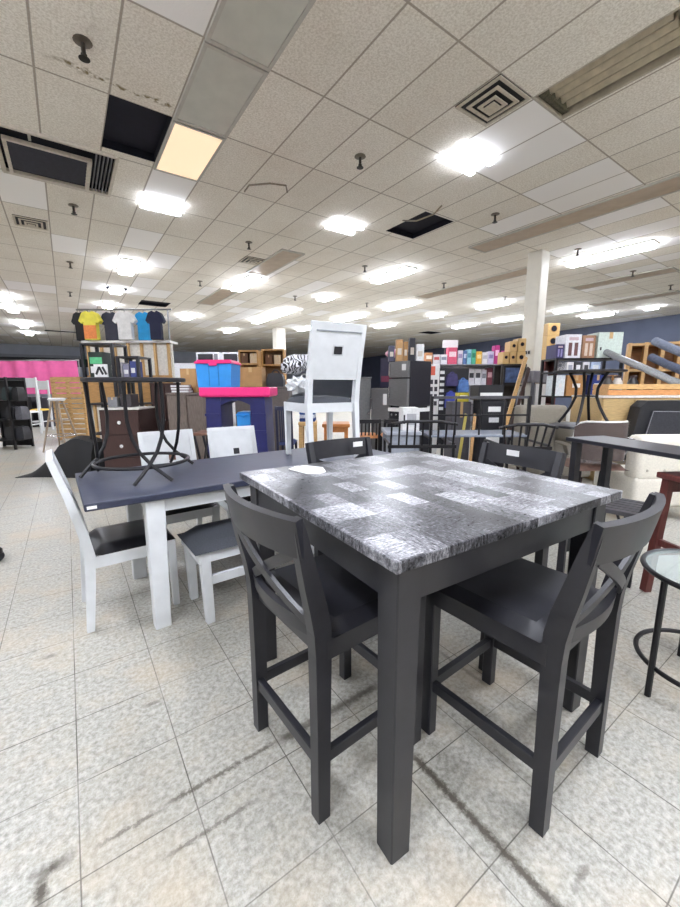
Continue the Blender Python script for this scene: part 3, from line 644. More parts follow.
MB().box(-.1,0,0,.1,.015,.2).build('card',PAPER,t)
for a,b in (((-.07,.05),(-.02,.16)),((-.02,.16),(.03,.05)),((.03,.16),(.08,.05))): MB().bar((a[0],-.003,a[1]),(b[0],-.003,b[1]),.006,.03,(0,0,1)).build('stroke',BLK2,t)
for k,(f,c) in enumerate((((0.633, 6.628, 1.42, -0.6085, 0.074, 0.229),'c9c9d2'),((0.711, 6.573, 1.42, -0.6085, 0.088, 0.201),'8d8aa0'),((0.796, 6.514, 1.419, -0.6085, 0.088, 0.244),'3f4a8a'))):
    carton('box',['pale upright box in the lower black bookcase, left one','grey upright box in the lower black bookcase, middle one','blue upright box in the lower black bookcase, right one'][k],'box',inset(lift(f,1.42),.08),.2,M(c,.6),None,False,[(.15,.3,.85,.6,PAPER)])
# shirt display
FG=(1.005, 8.318, 0.0, -0.6085, 1.589, 2.088); w,h=FG[4],FG[5]
t=thing('display_wall','white panelled display wall with pale pine uprights under the shirts','display',(FG[0],FG[1],0),FG[3])
MB().box(-w/2,.05,0,w/2,.12,h).build('panel',M('dcd9d2',.6),t); MB().box(-w/2-.02,-.05,h,w/2+.02,.3,h+.04).build('top_shelf',PAPER,t)
for k in range(7): x=-w/2+.03+k*(w-.1)/6; MB().box(x,0,0,x+.04,.05,h).build('upright',PINE,t)
MB().box(-w/2,-.02,.95,w/2,.0,1.5).build('rail_board',PINE2,t)
FT=(0.945, 8.421, 2.112, -0.6085, 1.692, 0.567); zr=FT[2]+FT[5]
t=thing('garment_rail','rail above the display wall carrying six shirts','rail',(FG[0],FG[1],h+.04),FG[3])
MB().tube([(-w/2-.15,.12,zr-h-.02),(w/2+.02,.12,zr-h-.02)],.015,8).build('rail',STEEL,t,True)
for x in (-w/2+.05,w/2-.05): MB().tube([(x,.12,0),(x,.12,zr-h-.02)],.015,8).build('post',STEEL,t,True)
SH=[]
def shirt(F,mat,label,z0,z1,low=None):
    w=F[4]*1.08; h=z1-z0; SH.append(1); q=.0 if len(SH)%2 else -.107; F=(F[0]-math.sin(F[3])*q,F[1]+math.cos(F[3])*q)+tuple(F[2:]); t=thing('hanging_shirt',label,'shirt',(F[0],F[1],z0),F[3],'shirts hanging above the display wall')
    pts=[(-.30,0),(.30,0),(.30,.62),(.40,.56),(.52,.66),(.34,.93),(.14,1.0),(.06,.95),(-.06,.95),(-.14,1.0),(-.34,.93),(-.52,.66),(-.40,.56),(-.30,.62)]
    m=MB(); m.prism([(x*w,z*h) for x,z in pts],-.05,.05); 
    m.build('shirt_body',mat,t)
    if low: MB().box(-.29*w,-.058,.03*h,.29*w,-.05,.5*h).build('print',low,t)
    MB().tube([(0,.0,h*.95),(0,.0,h+.03),(.02,.06,h+.045)],.006,6).build('hanger',STEEL,t,True)
for f,c,lab,lw in (((0.343, 8.779, 2.144, -0.6085, 0.258, 0.388),'1a1a1f','black shirt at the left end of the shirt rail',None),((0.548, 8.637, 2.143, -0.6085, 0.351, 0.388),'e6da55','yellow and orange shirt on the shirt rail','e58a4e'),((0.805, 8.458, 2.142, -0.6085, 0.351, 0.388),'3b3c4a','slate grey shirt on the shirt rail',None),((1.055, 8.284, 2.141, -0.6085, 0.369, 0.388),'e2e0de','white shirt on the shirt rail',None),((1.29, 8.12, 2.14, -0.6085, 0.314, 0.388),'2f9bd6','bright blue shirt on the shirt rail',None),((1.509, 7.967, 2.14, -0.6085, 0.295, 0.388),'23263f','navy shirt at the right end of the shirt rail',None)):
    shirt(f,M(c,.85,0,.12,12),lab,h+.045,zr-.05,M(lw,.8) if lw else None)
FW=(1.179, 6.186, 0.0, -0.6085, 0.409, 1.345); cabinet('wardrobe','dark brown two door cabinet behind the iron ring table','cabinet',FW,.4,DBROWN,2)
FGW=(1.285, 5.382, 0.0, -0.6085, 0.526, 1.21); cabinet('sideboard','grey brown wood cabinet left of the navy play table','cabinet',FGW,.42,GREYW,2)
carton('carton','brown carton on the grey brown cabinet, left of blue tote','box',lift((1.381, 5.619, 1.205, -0.6085, 0.221, 0.323),FGW[5]),.16,CARD)
for k in range(3):
    f=lift((1.227, 5.458, 1.209, -0.6085, 0.264, 0.065),FGW[5]+.035*k); loc,rz=at(f); t=thing('book',['dark red book at the bottom of three on grey brown cabinet','dark red book in the middle of three on grey brown cabinet','dark red book on top of three on grey brown cabinet'][k],'book',loc,rz+.1*k)
    MB().box(-.12,0,0,.12,.16,.005).box(-.12,0,.03,.12,.16,.0345).box(-.12,.155,0,.12,.165,.0345).build('cover',M('4d1f24',.6),t); MB().box(-.112,.005,.005,.112,.155,.03).build('pages',PAPER,t)
# navy play table with the pink tray, tote on top
FN=(1.6, 4.431, 0.0, -0.6085, 0.745, 1.172); w,h=FN[4],FN[5]; d=.5
t=thing('play_table','navy plastic play table with arched opening and pink tray top','table',(FN[0],FN[1],0),FN[3])
for s in (-1,1):
    m=MB(); x0,x1=sorted((s*w/2,s*(w/2-.20))); m.prism([(x0,0),(x1,0),(x1-(.03 if s>0 else -.0),h),(x0+(.03 if s<0 else 0),h)],0,d)
    for z in (.25,.5,.75,.95): m.box(x0+.01,-.008,z,x1-.02,0,z+.03)
    m.build('leg',NAVY,t)
m=MB(); a=[(-w/2+.19,h)]+[(-w/2+.19+(w-.38)*k/12,h-.10+.06*math.sin(PI*k/12)) for k in range(13)]+[(w/2-.19,h)]; m.prism(a[::-1],.01,d-.01); m.build('arch',NAVY,t)
MB().box(-w/2+.19,.02,.66,w/2-.19,d-.02,.69).build('shelf',NAVY,t)
m=MB(); m.box(-w/2-.02,-.03,h,w/2+.03,d+.03,h+.03,.006); 
for c in ((-w/2-.03,-.04,w/2+.04,-.01),(-w/2-.03,d+.01,w/2+.04,d+.04),(-w/2-.03,-.01,-w/2,d+.01),(w/2+.01,-.01,w/2+.04,d+.01)): m.box(c[0],c[1],h+.01,c[2],c[3],h+.11,.008)
m.build('tray',PINK,t)
bin_(inset(lift((1.677, 4.438, 0.708, -0.6085, 0.168, 0.298),.69),.06),.3,TBLUE,'blue bin inside the navy play table')
FTt=inset((1.432, 4.633, 1.2, -0.6085, 0.435, 0.34),0)
FTt=(FTt[0],FTt[1],h+.11,FTt[3],FTt[4],1.297+25*4.7/387-(h+.11)); 
tt=bin_(FTt,.42,TBLUE,'blue storage tote with pink lid standing on the pink tray',PINK,None,'storage_tote','tote')
for x in (-.06,.05): MB().box(x,-.004,.02,x+.012,.02,FTt[5]*.8).build('rib',M('2479bf',.4),tt)
# little folding stool
FF=(1.079, 4.062, 0.0, -0.6085, 0.164, 0.824); w,h=FF[4],FF[5]
t=thing('folding_stool','small folding stool with brown seat left of white chair back','stool',(FF[0],FF[1],0),FF[3])
MB().box(-w/2,0,h-.03,w/2,.28,h,.005).build('seat',M('6b4a3a',.6),t)
for y in (.02,.26):
    for s in (-1,1): MB().bar((s*w*.45,y,0),(-s*w*.45,y+.012*s,h-.03),.012,.03,(0,1,0)).build('leg',IRON,t)
# tall dark cabinet, carton and bag behind the play table
FK=(2.605, 5.985, 0.0, -0.6085, 0.88, 1.281); cabinet('cabinet','long dark cabinet behind the navy play table','cabinet',FK,.5,M('5f5754',.6),3)
carton('carton','brown carton on the long dark cabinet, right of blue tote','box',inset(lift((2.477, 6.135, 1.281, -0.6085, 0.394, 0.321),FK[5]),.06),.35,CARD)
bag(inset(lift((2.822, 5.956, 1.28, -0.6085, 0.298, 0.307),FK[5]),.1),.25,M('25232a',.6),'black bag on the long dark cabinet beside the brown carton')
MB_=MB().tube([(2.612, 5.737, 1.203),(3.154, 6.212, 1.875)],.012,6); 
MB_.b.free()
# far white counter with microwave ovens
FM=(3.896, 13.373, 0.0, -0.6085, 2.527, 2.056); cabinet('counter','far white counter carrying two microwave ovens','counter',FM,.6,M('cfd0d6',.6),6)
for f,lab in (((3.967, 13.445, 2.062, -0.6085, 0.771, 0.358),'white microwave oven on the far counter, above the blue tote'),((4.655, 12.967, 2.059, -0.6085, 0.704, 0.358),'white microwave oven on the far counter, right of the blue tote')):
    f=inset(lift(f,FM[5]),.05); w,h=f[4],f[5]; t=thing('microwave_oven',lab,'microwave',f[:3],f[3]); MB().box(-w/2,0,0,w/2,.4,h,.01).build('body',M('d6d8de',.4),t)
    MB().box(-w*.42,-.01,h*.15,w*.22,0,h*.85).build('window',BLK2,t); MB().box(w*.28,-.01,h*.15,w*.44,0,h*.85).build('control_panel',M('6e7078',.4),t); MB().box(w*.235,-.03,h*.2,w*.255,-.005,h*.8).build('handle',CHROME,t)
for f,lab in (((4.062, 10.089, 0.0, -0.6085, 0.531, 2.24),'tall pine shelf unit far behind the brown carton'),((4.856, 10.267, 0.0, -0.6085, 0.645, 2.318),'tall pine shelf unit in front of the distant thin column')):
    shelf_unit('shelf_unit',lab,'shelf',f,.4,[.1,.55,1.0,1.45,1.9,f[5]],PINE2,M('7a5a38',.6),False,True,.04)
    for k,(x,c) in enumerate(((-.13,'6b4a35'),(.12,'c9b79c'))):
        loc=(f[0]-math.sin(f[3])*.08+math.cos(f[3])*x,f[1]+math.cos(f[3])*.08+math.sin(f[3])*x,1.902)
        tt=carton('box',('brown' if k==0 else 'cream')+' box on top shelf of the '+('shelf unit far behind brown carton' if 'behind' in lab else 'shelf unit before the distant column'),'box',loc+(f[3],.2,.26),.22,M(c,.6))
# things seen under the raised chair
def slat_chair(F,mat,seatm,label,d=.42,sz=.46,n=5):
    loc,rz=at(F); w,h=F[4],F[5]; t=thing('slat_back_chair',label,'chair',loc,rz)
    MB().pad(-w/2,0,sz-.04,w/2,d,sz,6,.2).build('seat',seatm,t,True)
    for sx in (-1,1):
        MB().bar((sx*(w/2-.02),d-.02,sz-.03),(sx*(w/2-.02),d,0),.03,.03,(0,1,0)).build('leg',mat,t)
        MB().bar((sx*(w/2-.02),-.06,h),(sx*(w/2-.02),0,sz),.028,.028,(0,1,0)).build('post',mat,t); MB().bar((sx*(w/2-.02),0,sz),(sx*(w/2-.02),-.02,0),.03,.03,(0,1,0)).build('leg',mat,t)
    MB().box(-w/2+.01,-.075,h-.05,w/2-.01,-.045,h).build('top_rail',mat,t)
    for k in range(n): x=-w/2+.06+(w-.12)*k/(n-1); MB().bar((x,-.06,h-.04),(x,0,sz),.016,.012,(0,1,0)).build('spindle',mat,t)
    return t
slat_chair((2.134, 4.242, 0.0, -0.6085, 0.217, 1.058),M('20233c',.5),M('2c3a6e',.8),'navy spindle chair seen between navy play table and raised chair',.42,.62)
FL_=(2.459, 4.259, 0.0, -0.6085, 0.228, 0.845); w,h=FL_[4],FL_[5]
t=thing('wooden_stool','pale wooden stool holding blue blankets, seen under raised chair','stool',(FL_[0],FL_[1],0),FL_[3]); MB().box(-w/2,0,h-.05,w/2,.32,h,.01).build('seat',PINE,t)
for x in (-w/2+.03,w/2-.03):
    for y in (.03,.29): MB().bar((x,y,h-.05),(x*1.15,y,0),.045,.045,(0,1,0)).build('leg',PINE,t)
for k,c in enumerate(('2b3f74','c7cbd6','33508c')):
    m=MB(); m.box(-w*.44,.03,.045*k,w*.44,.30,.045*k+.044,.015,2); tag(m.build('folded_blanket',M(c,.9,0,.25,60),None,True,(FL_[0],FL_[1],h),FL_[3]),['dark blue folded blanket at the bottom of stack under raised chair','pale folded blanket in the middle of stack under raised chair','blue folded blanket on top of stack under raised chair'][k],'blanket')
FO=(2.986, 4.379, 0.0, -0.6085, 0.384, 0.78); w,h=FO[4],FO[5]
t=thing('wooden_table','small orange wood table seen between the raised chair legs','table',(FO[0],FO[1],0),FO[3]); OR=wood('b8763f'); MB().box(-w/2,0,h-.05,w/2,.4,h,.01).build('tabletop',OR,t); MB().box(-w/2+.04,.04,h-.12,w/2-.04,.36,h-.05).build('apron',OR,t)
for x in (-w/2+.05,w/2-.05):
    for y in (.05,.35): MB().bar((x,y,h-.05),(x,y,0),.05,.05,(0,1,0)).build('leg',OR,t)
slat_chair((3.167, 3.888, 0.0, -0.6085, 0.31, 0.872),IRON,OR,'black spindle chair with orange seat left of the grey fridges',.42,.66)
slat_chair((3.462, 3.755, 0.0, -0.6085, 0.261, 0.866),IRON,OR,'black spindle chair with orange seat in front of black oven',.42,.66)

# ------------------------------------------------------------------ middle of the store
cabinet('locker','grey metal locker just right of the raised white chair','locker',(3.906, 4.957, 0.0, -0.6085, 0.256, 1.433),.45,M('6d6f70',.5,.2),1)
def fridge(F,d,label,split=.36,sidem=M('1d1c26',.5)):
    loc,rz=at(F); w,h=F[4],F[5]; t=thing('mini_fridge',label,'fridge',loc,rz)
    MB().box(-w/2,.05,.02,w/2,d,h,.008).build('body',sidem,t); MB().box(-w/2+.03,.08,0,w/2-.03,d-.03,.02).build('foot',BLK2,t)
    zs=h*(1-split)
    for a,b in ((.03,zs-.008),(zs+.008,h-.005)):
        o=MB().box(-w/2,0,a,w/2,.045,b,.008).build('door',STEEL,t); MB().box(-w/2+.02,-.018,(a+b)/2-.08,-w/2+.04,-.002,(a+b)/2+.08).build('handle',CHROME,o)
    MB().box(w*.2,-.003,h*.8,w*.4,0,h*.93).build('sticker',PAPER,t)
    return t
FY=(3.934, 4.578, 0.0, -1.5708, 0.42, 1.261); fridge(FY,.5,'grey two door fridge left of the steel fridge with black side',.4)
carton('carton','navy carton standing on the grey two door fridge','box',inset(lift((4.078, 4.719, 1.259, -1.5708, 0.336, 0.461),FY[5]),.12),.3,M('2a2742',.6),None,False,[(.1,.2,.9,.4,M('7a2e4c',.6))])
m=MB(); bmesh.ops.create_icosphere(m.b,subdivisions=3,radius=1)
for v in m.b.verts: v.co=Vector((v.co.x*.14*(1+.2*math.sin(9*v.co.y)),v.co.y*.1,.06+v.co.z*.06*(1+.2*math.sin(11*v.co.x))))
q=inset((4.078, 4.719, 1.259, -1.5708, 0.336, 0.461),.25); zq=q[2]+q[5]
tag(m.build('plastic_bag',M('d88aa6',.3,0,.2,20),None,True,(q[0],q[1],FY[5]+q[5]+.016),q[3]),'pink plastic bag on the navy carton over the grey fridge','bag')
FX=(3.882, 4.126, 0.978, -1.5708, 0.395, 0.66)
FOv=(FX[0],FX[1],0,FX[3],FX[4],FX[2]-.004)
loc,rz=at(FOv); w,h=FOv[4],FOv[5]; t=thing('oven','black oven with white top carrying the steel fridge','oven',loc,rz)
MB().box(-w/2,.03,.08,w/2,.5,h-.05).build('body',BLK2,t); MB().box(-w/2,.0,h-.05,w/2,.5,h).build('top',PAPER,t); o=MB().box(-w/2+.01,0,.2,w/2-.01,.03,h-.16).build('door',BLK2,t); MB().box(-w/2+.05,-.03,h-.22,w/2-.05,-.005,h-.2).build('handle',CHROME,o); MB().box(-w/2+.03,.05,0,w/2-.03,.45,.08).build('plinth',BLK2,t)
for k in range(4): MB().lathe([(.012,0),(.018,.012),(.01,.02)],n=10).xf(Matrix.Translation((-w*.35+k*w*.23,.03,h-.1))@Matrix.Rotation(PI/2,4,'X')).build('knob',CHROME,t,True)
fridge(FX,.47,'steel two door fridge with black side standing on black oven',.36)
tz=FX[2]+FX[5]+.001
for f,dy,c,lab in (((3.84, 4.211, 1.641, -0.6085, 0.085, 0.22),.05,'4a4a5e','dark slim box on top of the steel fridge, leftmost'),((3.963, 4.186, 1.644, -0.6085, 0.1, 0.305),.02,'b58d5f','tan upright box on the steel fridge, taller of two tan ones'),((4.072, 4.171, 1.646, -0.6085, 0.065, 0.28),.02,'a57c4a','tan narrow box on the steel fridge beside the taller tan one'),((4.218, 4.191, 1.652, -0.6085, 0.088, 0.341),.0,'22222c','black upright box on top of the steel fridge'),((4.315, 4.124, 1.652, -0.6085, 0.118, 0.256),.0,'dfe1e2','white box on the right end of the steel fridge top')):
    carton('box',lab,'box',inset(lift(f,tz),dy),.1,M(c,.6),None,False,[(.2,.3,.8,.6,M('c9c0b4',.6))])
# grey table and white carton
FQ=(3.152, 3.228, 0.0, -0.6085, 0.416, 0.767); w,h=FQ[4],FQ[5]
t=thing('grey_table','pale grey table behind the black spindle bench','table',(FQ[0],FQ[1],0),FQ[3]); MB().box(-w/2,0,h-.04,w/2,.55,h,.006).build('tabletop',M('a9aeba',.35),t); MB().box(-w/2+.03,.03,h-.34,w/2-.03,.06,h-.04).build('front_panel',M('9aa0ac',.45),t)
for x in (-w/2+.05,w/2-.05):
    for y in (.06,.5): MB().box(x-.03,y-.03,0,x+.03,y+.03,h-.04).build('leg',M('8c919c',.5),t)
carton('carton','white carton with grey picture on the pale grey table','box',inset(lift((3.264, 3.211, 0.761, -0.6085, 0.211, 0.268),h),.08),.3,M('dcdcdc',.6),None,False,[(.25,.25,.8,.75,M('a5a5aa',.6)),(.05,.3,.15,.7,BLK2)])
# product board
FPb=(5.498, 4.945, 0.0, -0.6085, 0.272, 1.68); w,h=FPb[4],FPb[5]
t=thing('display_board','white product board with rows of small dark pictures','board',(FPb[0],FPb[1],0),FPb[3]); MB().box(-w/2,0,0,w/2,.04,h).build('board',PAPER,t)
for r in range(4):
    for c in range(3): MB().box(-w*.42+c*w*.3,-.004,h-.36-.13*r,-w*.42+c*w*.3+w*.2,0,h-.28-.13*r).build('picture',M('3a3440',.6),t)
MB().box(-w*.2,-.004,h-.2,w*.2,0,h-.04).build('picture',M('d0604a',.6),t)
# long gondola of boxed goods
FA=(9.734, 7.356, 0.0, -0.6085, 2.633, 1.91); shelf_unit('gondola_shelf','long white store shelf with colourful boxed goods','shelf',FA,.6,[.2,.75,1.3,FA[5]],M('8f8f96',.5),M('c9c9d0',.6),True,False,.03)
art=lambda c:[(.12,.45,.88,.75,M(c,.6))]
for x,f,c,a in ((0,(8.919, 8.168, 1.925, -0.6085, 0.223, 0.347),'b77f56','efe3d4'),(1,(9.108, 8.036, 1.924, -0.6085, 0.208, 0.289),'d9d6d8','c05a5a'),(2,(9.286, 7.912, 1.923, -0.6085, 0.193, 0.289),'e4e2e6','8d8fa0'),(3,(9.493, 7.768, 1.922, -0.6085, 0.283, 0.49),'d95a78','f3d5dc'),(4,(9.682, 7.636, 1.922, -0.6085, 0.149, 0.404),'d7d0dd','a090b8'),(5,(9.798, 7.555, 1.921, -0.6085, 0.104, 0.404),'5876ab','c9d6ea'),(6,(9.902, 7.483, 1.921, -0.6085, 0.119, 0.433),'8fc4d6','4a8fa8'),(7,(10.01, 7.408, 1.92, -0.6085, 0.125, 0.433),'4fae8c','2c7a5e'),(8,(10.14, 7.317, 1.92, -0.6085, 0.164, 0.375),'e2ad3e','f2d898'),(9,(10.287, 7.215, 1.919, -0.6085, 0.164, 0.347),'dedbe0','b9b6c2'),(10,(10.433, 7.113, 1.919, -0.6085, 0.164, 0.375),'c5bdd8','8d7fb0'),(11,(10.574, 7.015, 1.918, -0.6085, 0.149, 0.547),'b02a78','e9b9d4'),(12,(10.714, 6.917, 1.918, -0.6085, 0.164, 0.519),'2b1f3c','c03a8a'),(13,(10.873, 6.807, 1.917, -0.6085, 0.193, 0.289),'d88f86','f0d4cc')):
    nm=['orange brown','white and red','white and grey','rose pink','pale lilac','denim blue','sky blue','green','yellow','plain white','lavender','magenta','black and magenta','salmon'][x]
    carton('box',nm+' boxed product on the top shelf of the long store shelf','box',lift(f,FA[5]),.25,M(c,.6),'boxed goods on the long store shelf',False,art(a))
for x,f,c,a in ((0,(9.979, 7.429, 1.305, -0.6085, 0.18, 0.528),'d9d9de','33333b'),(1,(10.139, 7.318, 1.304, -0.6085, 0.18, 0.528),'e0e0e4','403f48'),(2,(10.287, 7.215, 1.304, -0.6085, 0.15, 0.499),'cfcfd6','7d7d86'),(3,(10.429, 7.116, 1.303, -0.6085, 0.165, 0.557),'6b2f3c','caa0a6'),(4,(10.583, 7.009, 1.303, -0.6085, 0.18, 0.499),'8b8f9c','33363f'),(5,(10.743, 6.897, 1.302, -0.6085, 0.18, 0.528),'e4e1e6','8d2f5a'),(6,(10.909, 6.781, 1.301, -0.6085, 0.195, 0.47),'b0aab6','5b4a6e'),(7,(9.116, 8.03, 1.309, -0.6085, 0.18, 0.47),'c8b9b0','6b5a4e'),(8,(9.289, 7.91, 1.308, -0.6085, 0.18, 0.499),'a7b2c4','50607a')):
    nm=['white black printed','white dark printed','pale grey','maroon','slate','white plum printed','mauve','beige','blue grey'][x]
    carton('box',nm+' boxed product on the third shelf of the long store shelf','box',inset(lift(f,1.3),-.0),.25,M(c,.6),'boxed goods on the long store shelf',False,art(a),h=f[5]*.9)
FSg=(9.459, 7.67, 2.431, -0.6085, 0.468, 0.226)
t=thing('aisle_sign','white aisle sign board standing above the long store shelf','sign',(FSg[0],FSg[1],FA[5]),FSg[3]); z0=FSg[2]-FA[5]
MB().box(-FSg[4]/2,.5,z0,FSg[4]/2,.53,z0+FSg[5]).build('board',PAPER,t)
for x in (-.15,.15): MB().box(x-.01,.53,0,x+.01,.55,z0+FSg[5]).build('post',STEEL,t)
# black display stand with blue bags
FZ_=(6.647, 5.363, 0.0, -0.6085, 0.622, 1.651); w,h=FZ_[4],FZ_[5]
t=thing('display_stand','black display stand with white tags down its left side','stand',(FZ_[0],FZ_[1],0),FZ_[3]); MB().box(-w/2,.05,0,w/2,.1,h).build('back_panel',BLK2,t); MB().box(-w/2,-.2,0,w/2,.3,.06).build('foot',BLK2,t)
for k in range(7): MB().box(-w/2+.02,.035,h-.12-k*.125,-w/2+.11,.05,h-.055-k*.125).build('tag',PAPER,t)
for f,c,lab in (((6.538, 5.317, 1.284, -0.6085, 0.227, 0.283),'3b3568','purple blue bag hanging at top of the black display stand'),((6.729, 5.184, 1.161, -0.6085, 0.228, 0.284),'4f78b8','light blue bag hanging on right of the black display stand'),((6.529, 5.323, 0.832, -0.6085, 0.208, 0.37),'3342a8','bright blue bag hanging lowest on the black display stand')):
    bag((f[0],f[1],f[2],f[3],f[4],f[5]*1.2),.14,M(c,.6,0,.25,14),lab,None,'hanging_bag')
# black cartons
for f,z,hh,lab in (((5.478, 3.618, 0.566, -0.6085, 0.444, 0.503),0,.60,'black carton at the bottom of the black carton stack'),((5.478, 3.618, 0.566, -0.6085, 0.412, 0.503),.604,.45,'black carton with white print in the middle of its stack'),((5.425, 3.655, 1.069, -0.6085, 0.406, 0.231),1.06,.24,'flat black carton with white stripe on top of its stack')):
    carton('carton',lab,'box',lift(f,z),.42,BLK2,None,False,[(.25,.62,.75,.8,PAPER),(.3,.25,.7,.42,M('c9c9cc',.6))] if hh>.3 else [(.05,.3,.95,.5,PAPER)],h=hh)
fg=(5.386, 4.169, 0.0, -0.6085, 0.333, 1.023); carton('carton','grey carton left of the black carton stack','box',fg,.4,M('5b5960',.7)); carton('box','yellow box lying on the grey carton','box',inset(lift((5.42, 4.146, 1.023, -0.6085, 0.183, 0.148),fg[5]),.05),.2,M('d6c73a',.6),None,False,art('f3f0e0'))
for k,(a,b) in enumerate((((4.872, 3.796, 0.234),(5.282, 3.998, 0.838)),((4.769, 3.502, 0.287),(5.128, 3.716, 0.861)))):
    tag(MB().bar((a[0],a[1],.02),b,.045,.02,(.5,.8,.3),.002).build('wooden_batten',PINE2 if k else M('b5a552',.5,0,.1,8)),['yellow slat leaning on the grey carton','tan slat leaning on the grey carton'][k],'slat')
# boxes with round holes
def hole_box(F,d,label):
    loc,rz=at(F); w,h=F[4],F[5]; t=thing('cat_house',label,'box',loc,rz,'tan boxes with round holes')
    MB().box(-w/2,0,0,w/2,d,h,.01).build('body',wood('c8a56c',.12),t)
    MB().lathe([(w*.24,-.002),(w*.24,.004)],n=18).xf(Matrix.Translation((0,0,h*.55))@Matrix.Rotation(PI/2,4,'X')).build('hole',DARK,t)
    MB().lathe([(w*.24,-.004),(w*.29,-.004),(w*.29,.012),(w*.24,.012),(w*.24,-.004)],n=18).xf(Matrix.Translation((0,0,h*.55))@Matrix.Rotation(PI/2,4,'X')).build('rim',PINE2,t,True)
FH=(8.027, 4.889, 0.0, -0.6085, 0.542, 1.748); shelf_unit('shelf_unit','dark shelf unit left of cream column carrying tan hole boxes','shelf',FH,.45,[.2,.8,1.3,FH[5]],M('2b2624',.6),M('3d3733',.7),True)
MB().b.free()
t=thing('picture_frame','dark framed picture in the shelf unit left of cream column','picture',inset(lift((8.035, 4.884, 1.321, -0.6085, 0.372, 0.427),1.3),.1)[:3],FH[3]); MB().box(-.19,0,0,.19,.03,.42).build('frame',BLK2,t); MB().box(-.15,-.004,.05,.15,0,.37).build('print',M('4a5f8a',.5,0,.5,9),t)
hh=FH[5]
r1=[(7.88, 4.992, 1.749, -0.6085, 0.141, 0.295),(8.004, 4.905, 1.748, -0.6085, 0.141, 0.295),(8.151, 4.803, 1.748, -0.6085, 0.195, 0.295)]
for k,f in enumerate(r1): hole_box(inset((f[0],f[1],hh+.002,f[3],f[4]*.96,.26),.03),.3,['tan box with round hole left of column, lower left of the pile','tan box with round hole left of column, lower middle of the pile','tan box with round hole left of column, lower right of the pile'][k])
hole_box(inset((r1[1][0],r1[1][1],hh+.264,r1[1][3],.15,.22),.03),.3,'tan box with round hole left of column, middle layer of the pile')
hole_box(inset((r1[2][0],r1[2][1],hh+.264,r1[2][3],.17,.28),.03),.3,'tan box with round hole left of column, topmost of the pile')
FJ=(10.506, 5.356, 0.0, -0.6085, 0.367, 1.942); shelf_unit('shelf_unit','narrow red brown shelf unit just right of cream column','shelf',FJ,.45,[.2,.8,1.4,FJ[5]],MAROON,M('4a2a26',.7),False,True)
z=FJ[5]
for k in range(3):
    f=(10.505, 5.357, 1.967, -0.6085, 0.314, 0.33); hole_box(inset((f[0],f[1],z+.001,f[3],f[4],.309),.03),.35,['tan box with round hole right of column, bottom of three','tan box with round hole right of column, middle of three','tan box with round hole right of column, top of three'][k]); z+=.312
for k,(a,b,mt) in enumerate((((6.552, 4.211, -0.017),(7.935, 4.588, 1.874),PINE),((6.645, 4.146, -0.017),(8.001, 4.542, 1.65),DBROWN))):
    tag(MB().bar((a[0],a[1],.02),b,.09,.025,(.5,.8,.3),.002).build('wooden_plank',mt),['pale long plank leaning on the shelf unit left of column','dark long plank leaning on the shelf unit left of column'][k],'plank')
f=(8.836, 4.692, 0.0, -0.6085, 0.249, 1.32); t=thing('white_board','white board standing upright against the column guard','board',f[:3],f[3]); MB().box(-f[4]/2,0,0,f[4]/2,.03,f[5],.004).build('board',PAPER,t); MB().box(-f[4]/2-.01,-.004,0,-f[4]/2,.034,f[5]).build('edge',STEEL,t)
# black metal furniture behind the marbled table
def spindle_bench(F,label,d=.42,sz=.50,n=9,low=.74,flare=0):
    loc,rz=at(F); w,h=F[4],F[5]; t=thing('spindle_bench',label,'bench',loc,rz); r=.011
    MB().tube([(-w/2-flare,-.02,h-.03),(-w/4,-.05,h),(w/4,-.05,h),(w/2+flare,-.02,h-.03)],.014,8).build('top_rail',IRON,t,True)
    MB().box(-w/2,-.02,low-.015,w/2,.01,low+.015).build('lower_rail',IRON,t)
    for k in range(n): x=-w/2+.03+(w-.06)*k/(n-1); MB().tube([(x*(1+2*flare/w),-.045,h-.012),(x,-.005,low)],.009,6).build('spindle',IRON,t,True)
    MB().pad(-w/2,0,sz-.05,w/2,d,sz,6,.1).build('seat',BLK2,t,True)
    for x in (-w/2+.02,w/2-.02):
        MB().tube([(x,-.005,low),(x,0,0)],.014,8).build('leg',IRON,t,True); MB().tube([(x,d-.02,low+.02),(x,d-.02,0)],.014,8).build('leg',IRON,t,True); MB().tube([(x,-.005,low+.02),(x,d-.02,low+.02)],.012,8).build('armrest',IRON,t,True)
spindle_bench((2.651, 2.479, 0.0, -0.6085, 0.633, 0.975),'black metal spindle bench behind the marbled table, left one')
spindle_bench((3.202, 1.791, 0.0, -0.6085, 0.436, 0.969),'black metal spindle bench behind the marbled table, right one with flared back',.42,.5,7,.76,.03)
FE=(3.732, 2.641, 0.0, -0.6085, 1.078, 1.18); w,h=FE[4],FE[5]; t=thing('metal_console','black metal frame table with tall back rail and grey top','table',(FE[0],FE[1],0),FE[3])
for x in (-w/2,w/2):
    MB().box(x-.016,-.016,0,x+.016,.016,h).build('post',IRON,t); MB().box(x-.016,.45,0,x+.016,.482,.74).build('leg',IRON,t)
    MB().box(x-.012,.016,.70,x+.012,.45,.724).build('side_rail',IRON,t)
MB().box(-w/2,-.012,h-.03,w/2,.012,h).build('top_rail',M('55555c',.3,.6),t); MB().box(-w/2,-.01,h-.22,w/2,.01,h-.20).build('back_rail',IRON,t); MB().box(-w/2-.02,-.02,.725,w/2+.02,.5,.75,.003).build('tabletop',M('7f8694',.25),t)
for k in range(3): x=-w/2+w*(k+1)/4; MB().box(x-.008,-.008,.75,x+.008,.008,h-.03).build('back_bar',IRON,t)
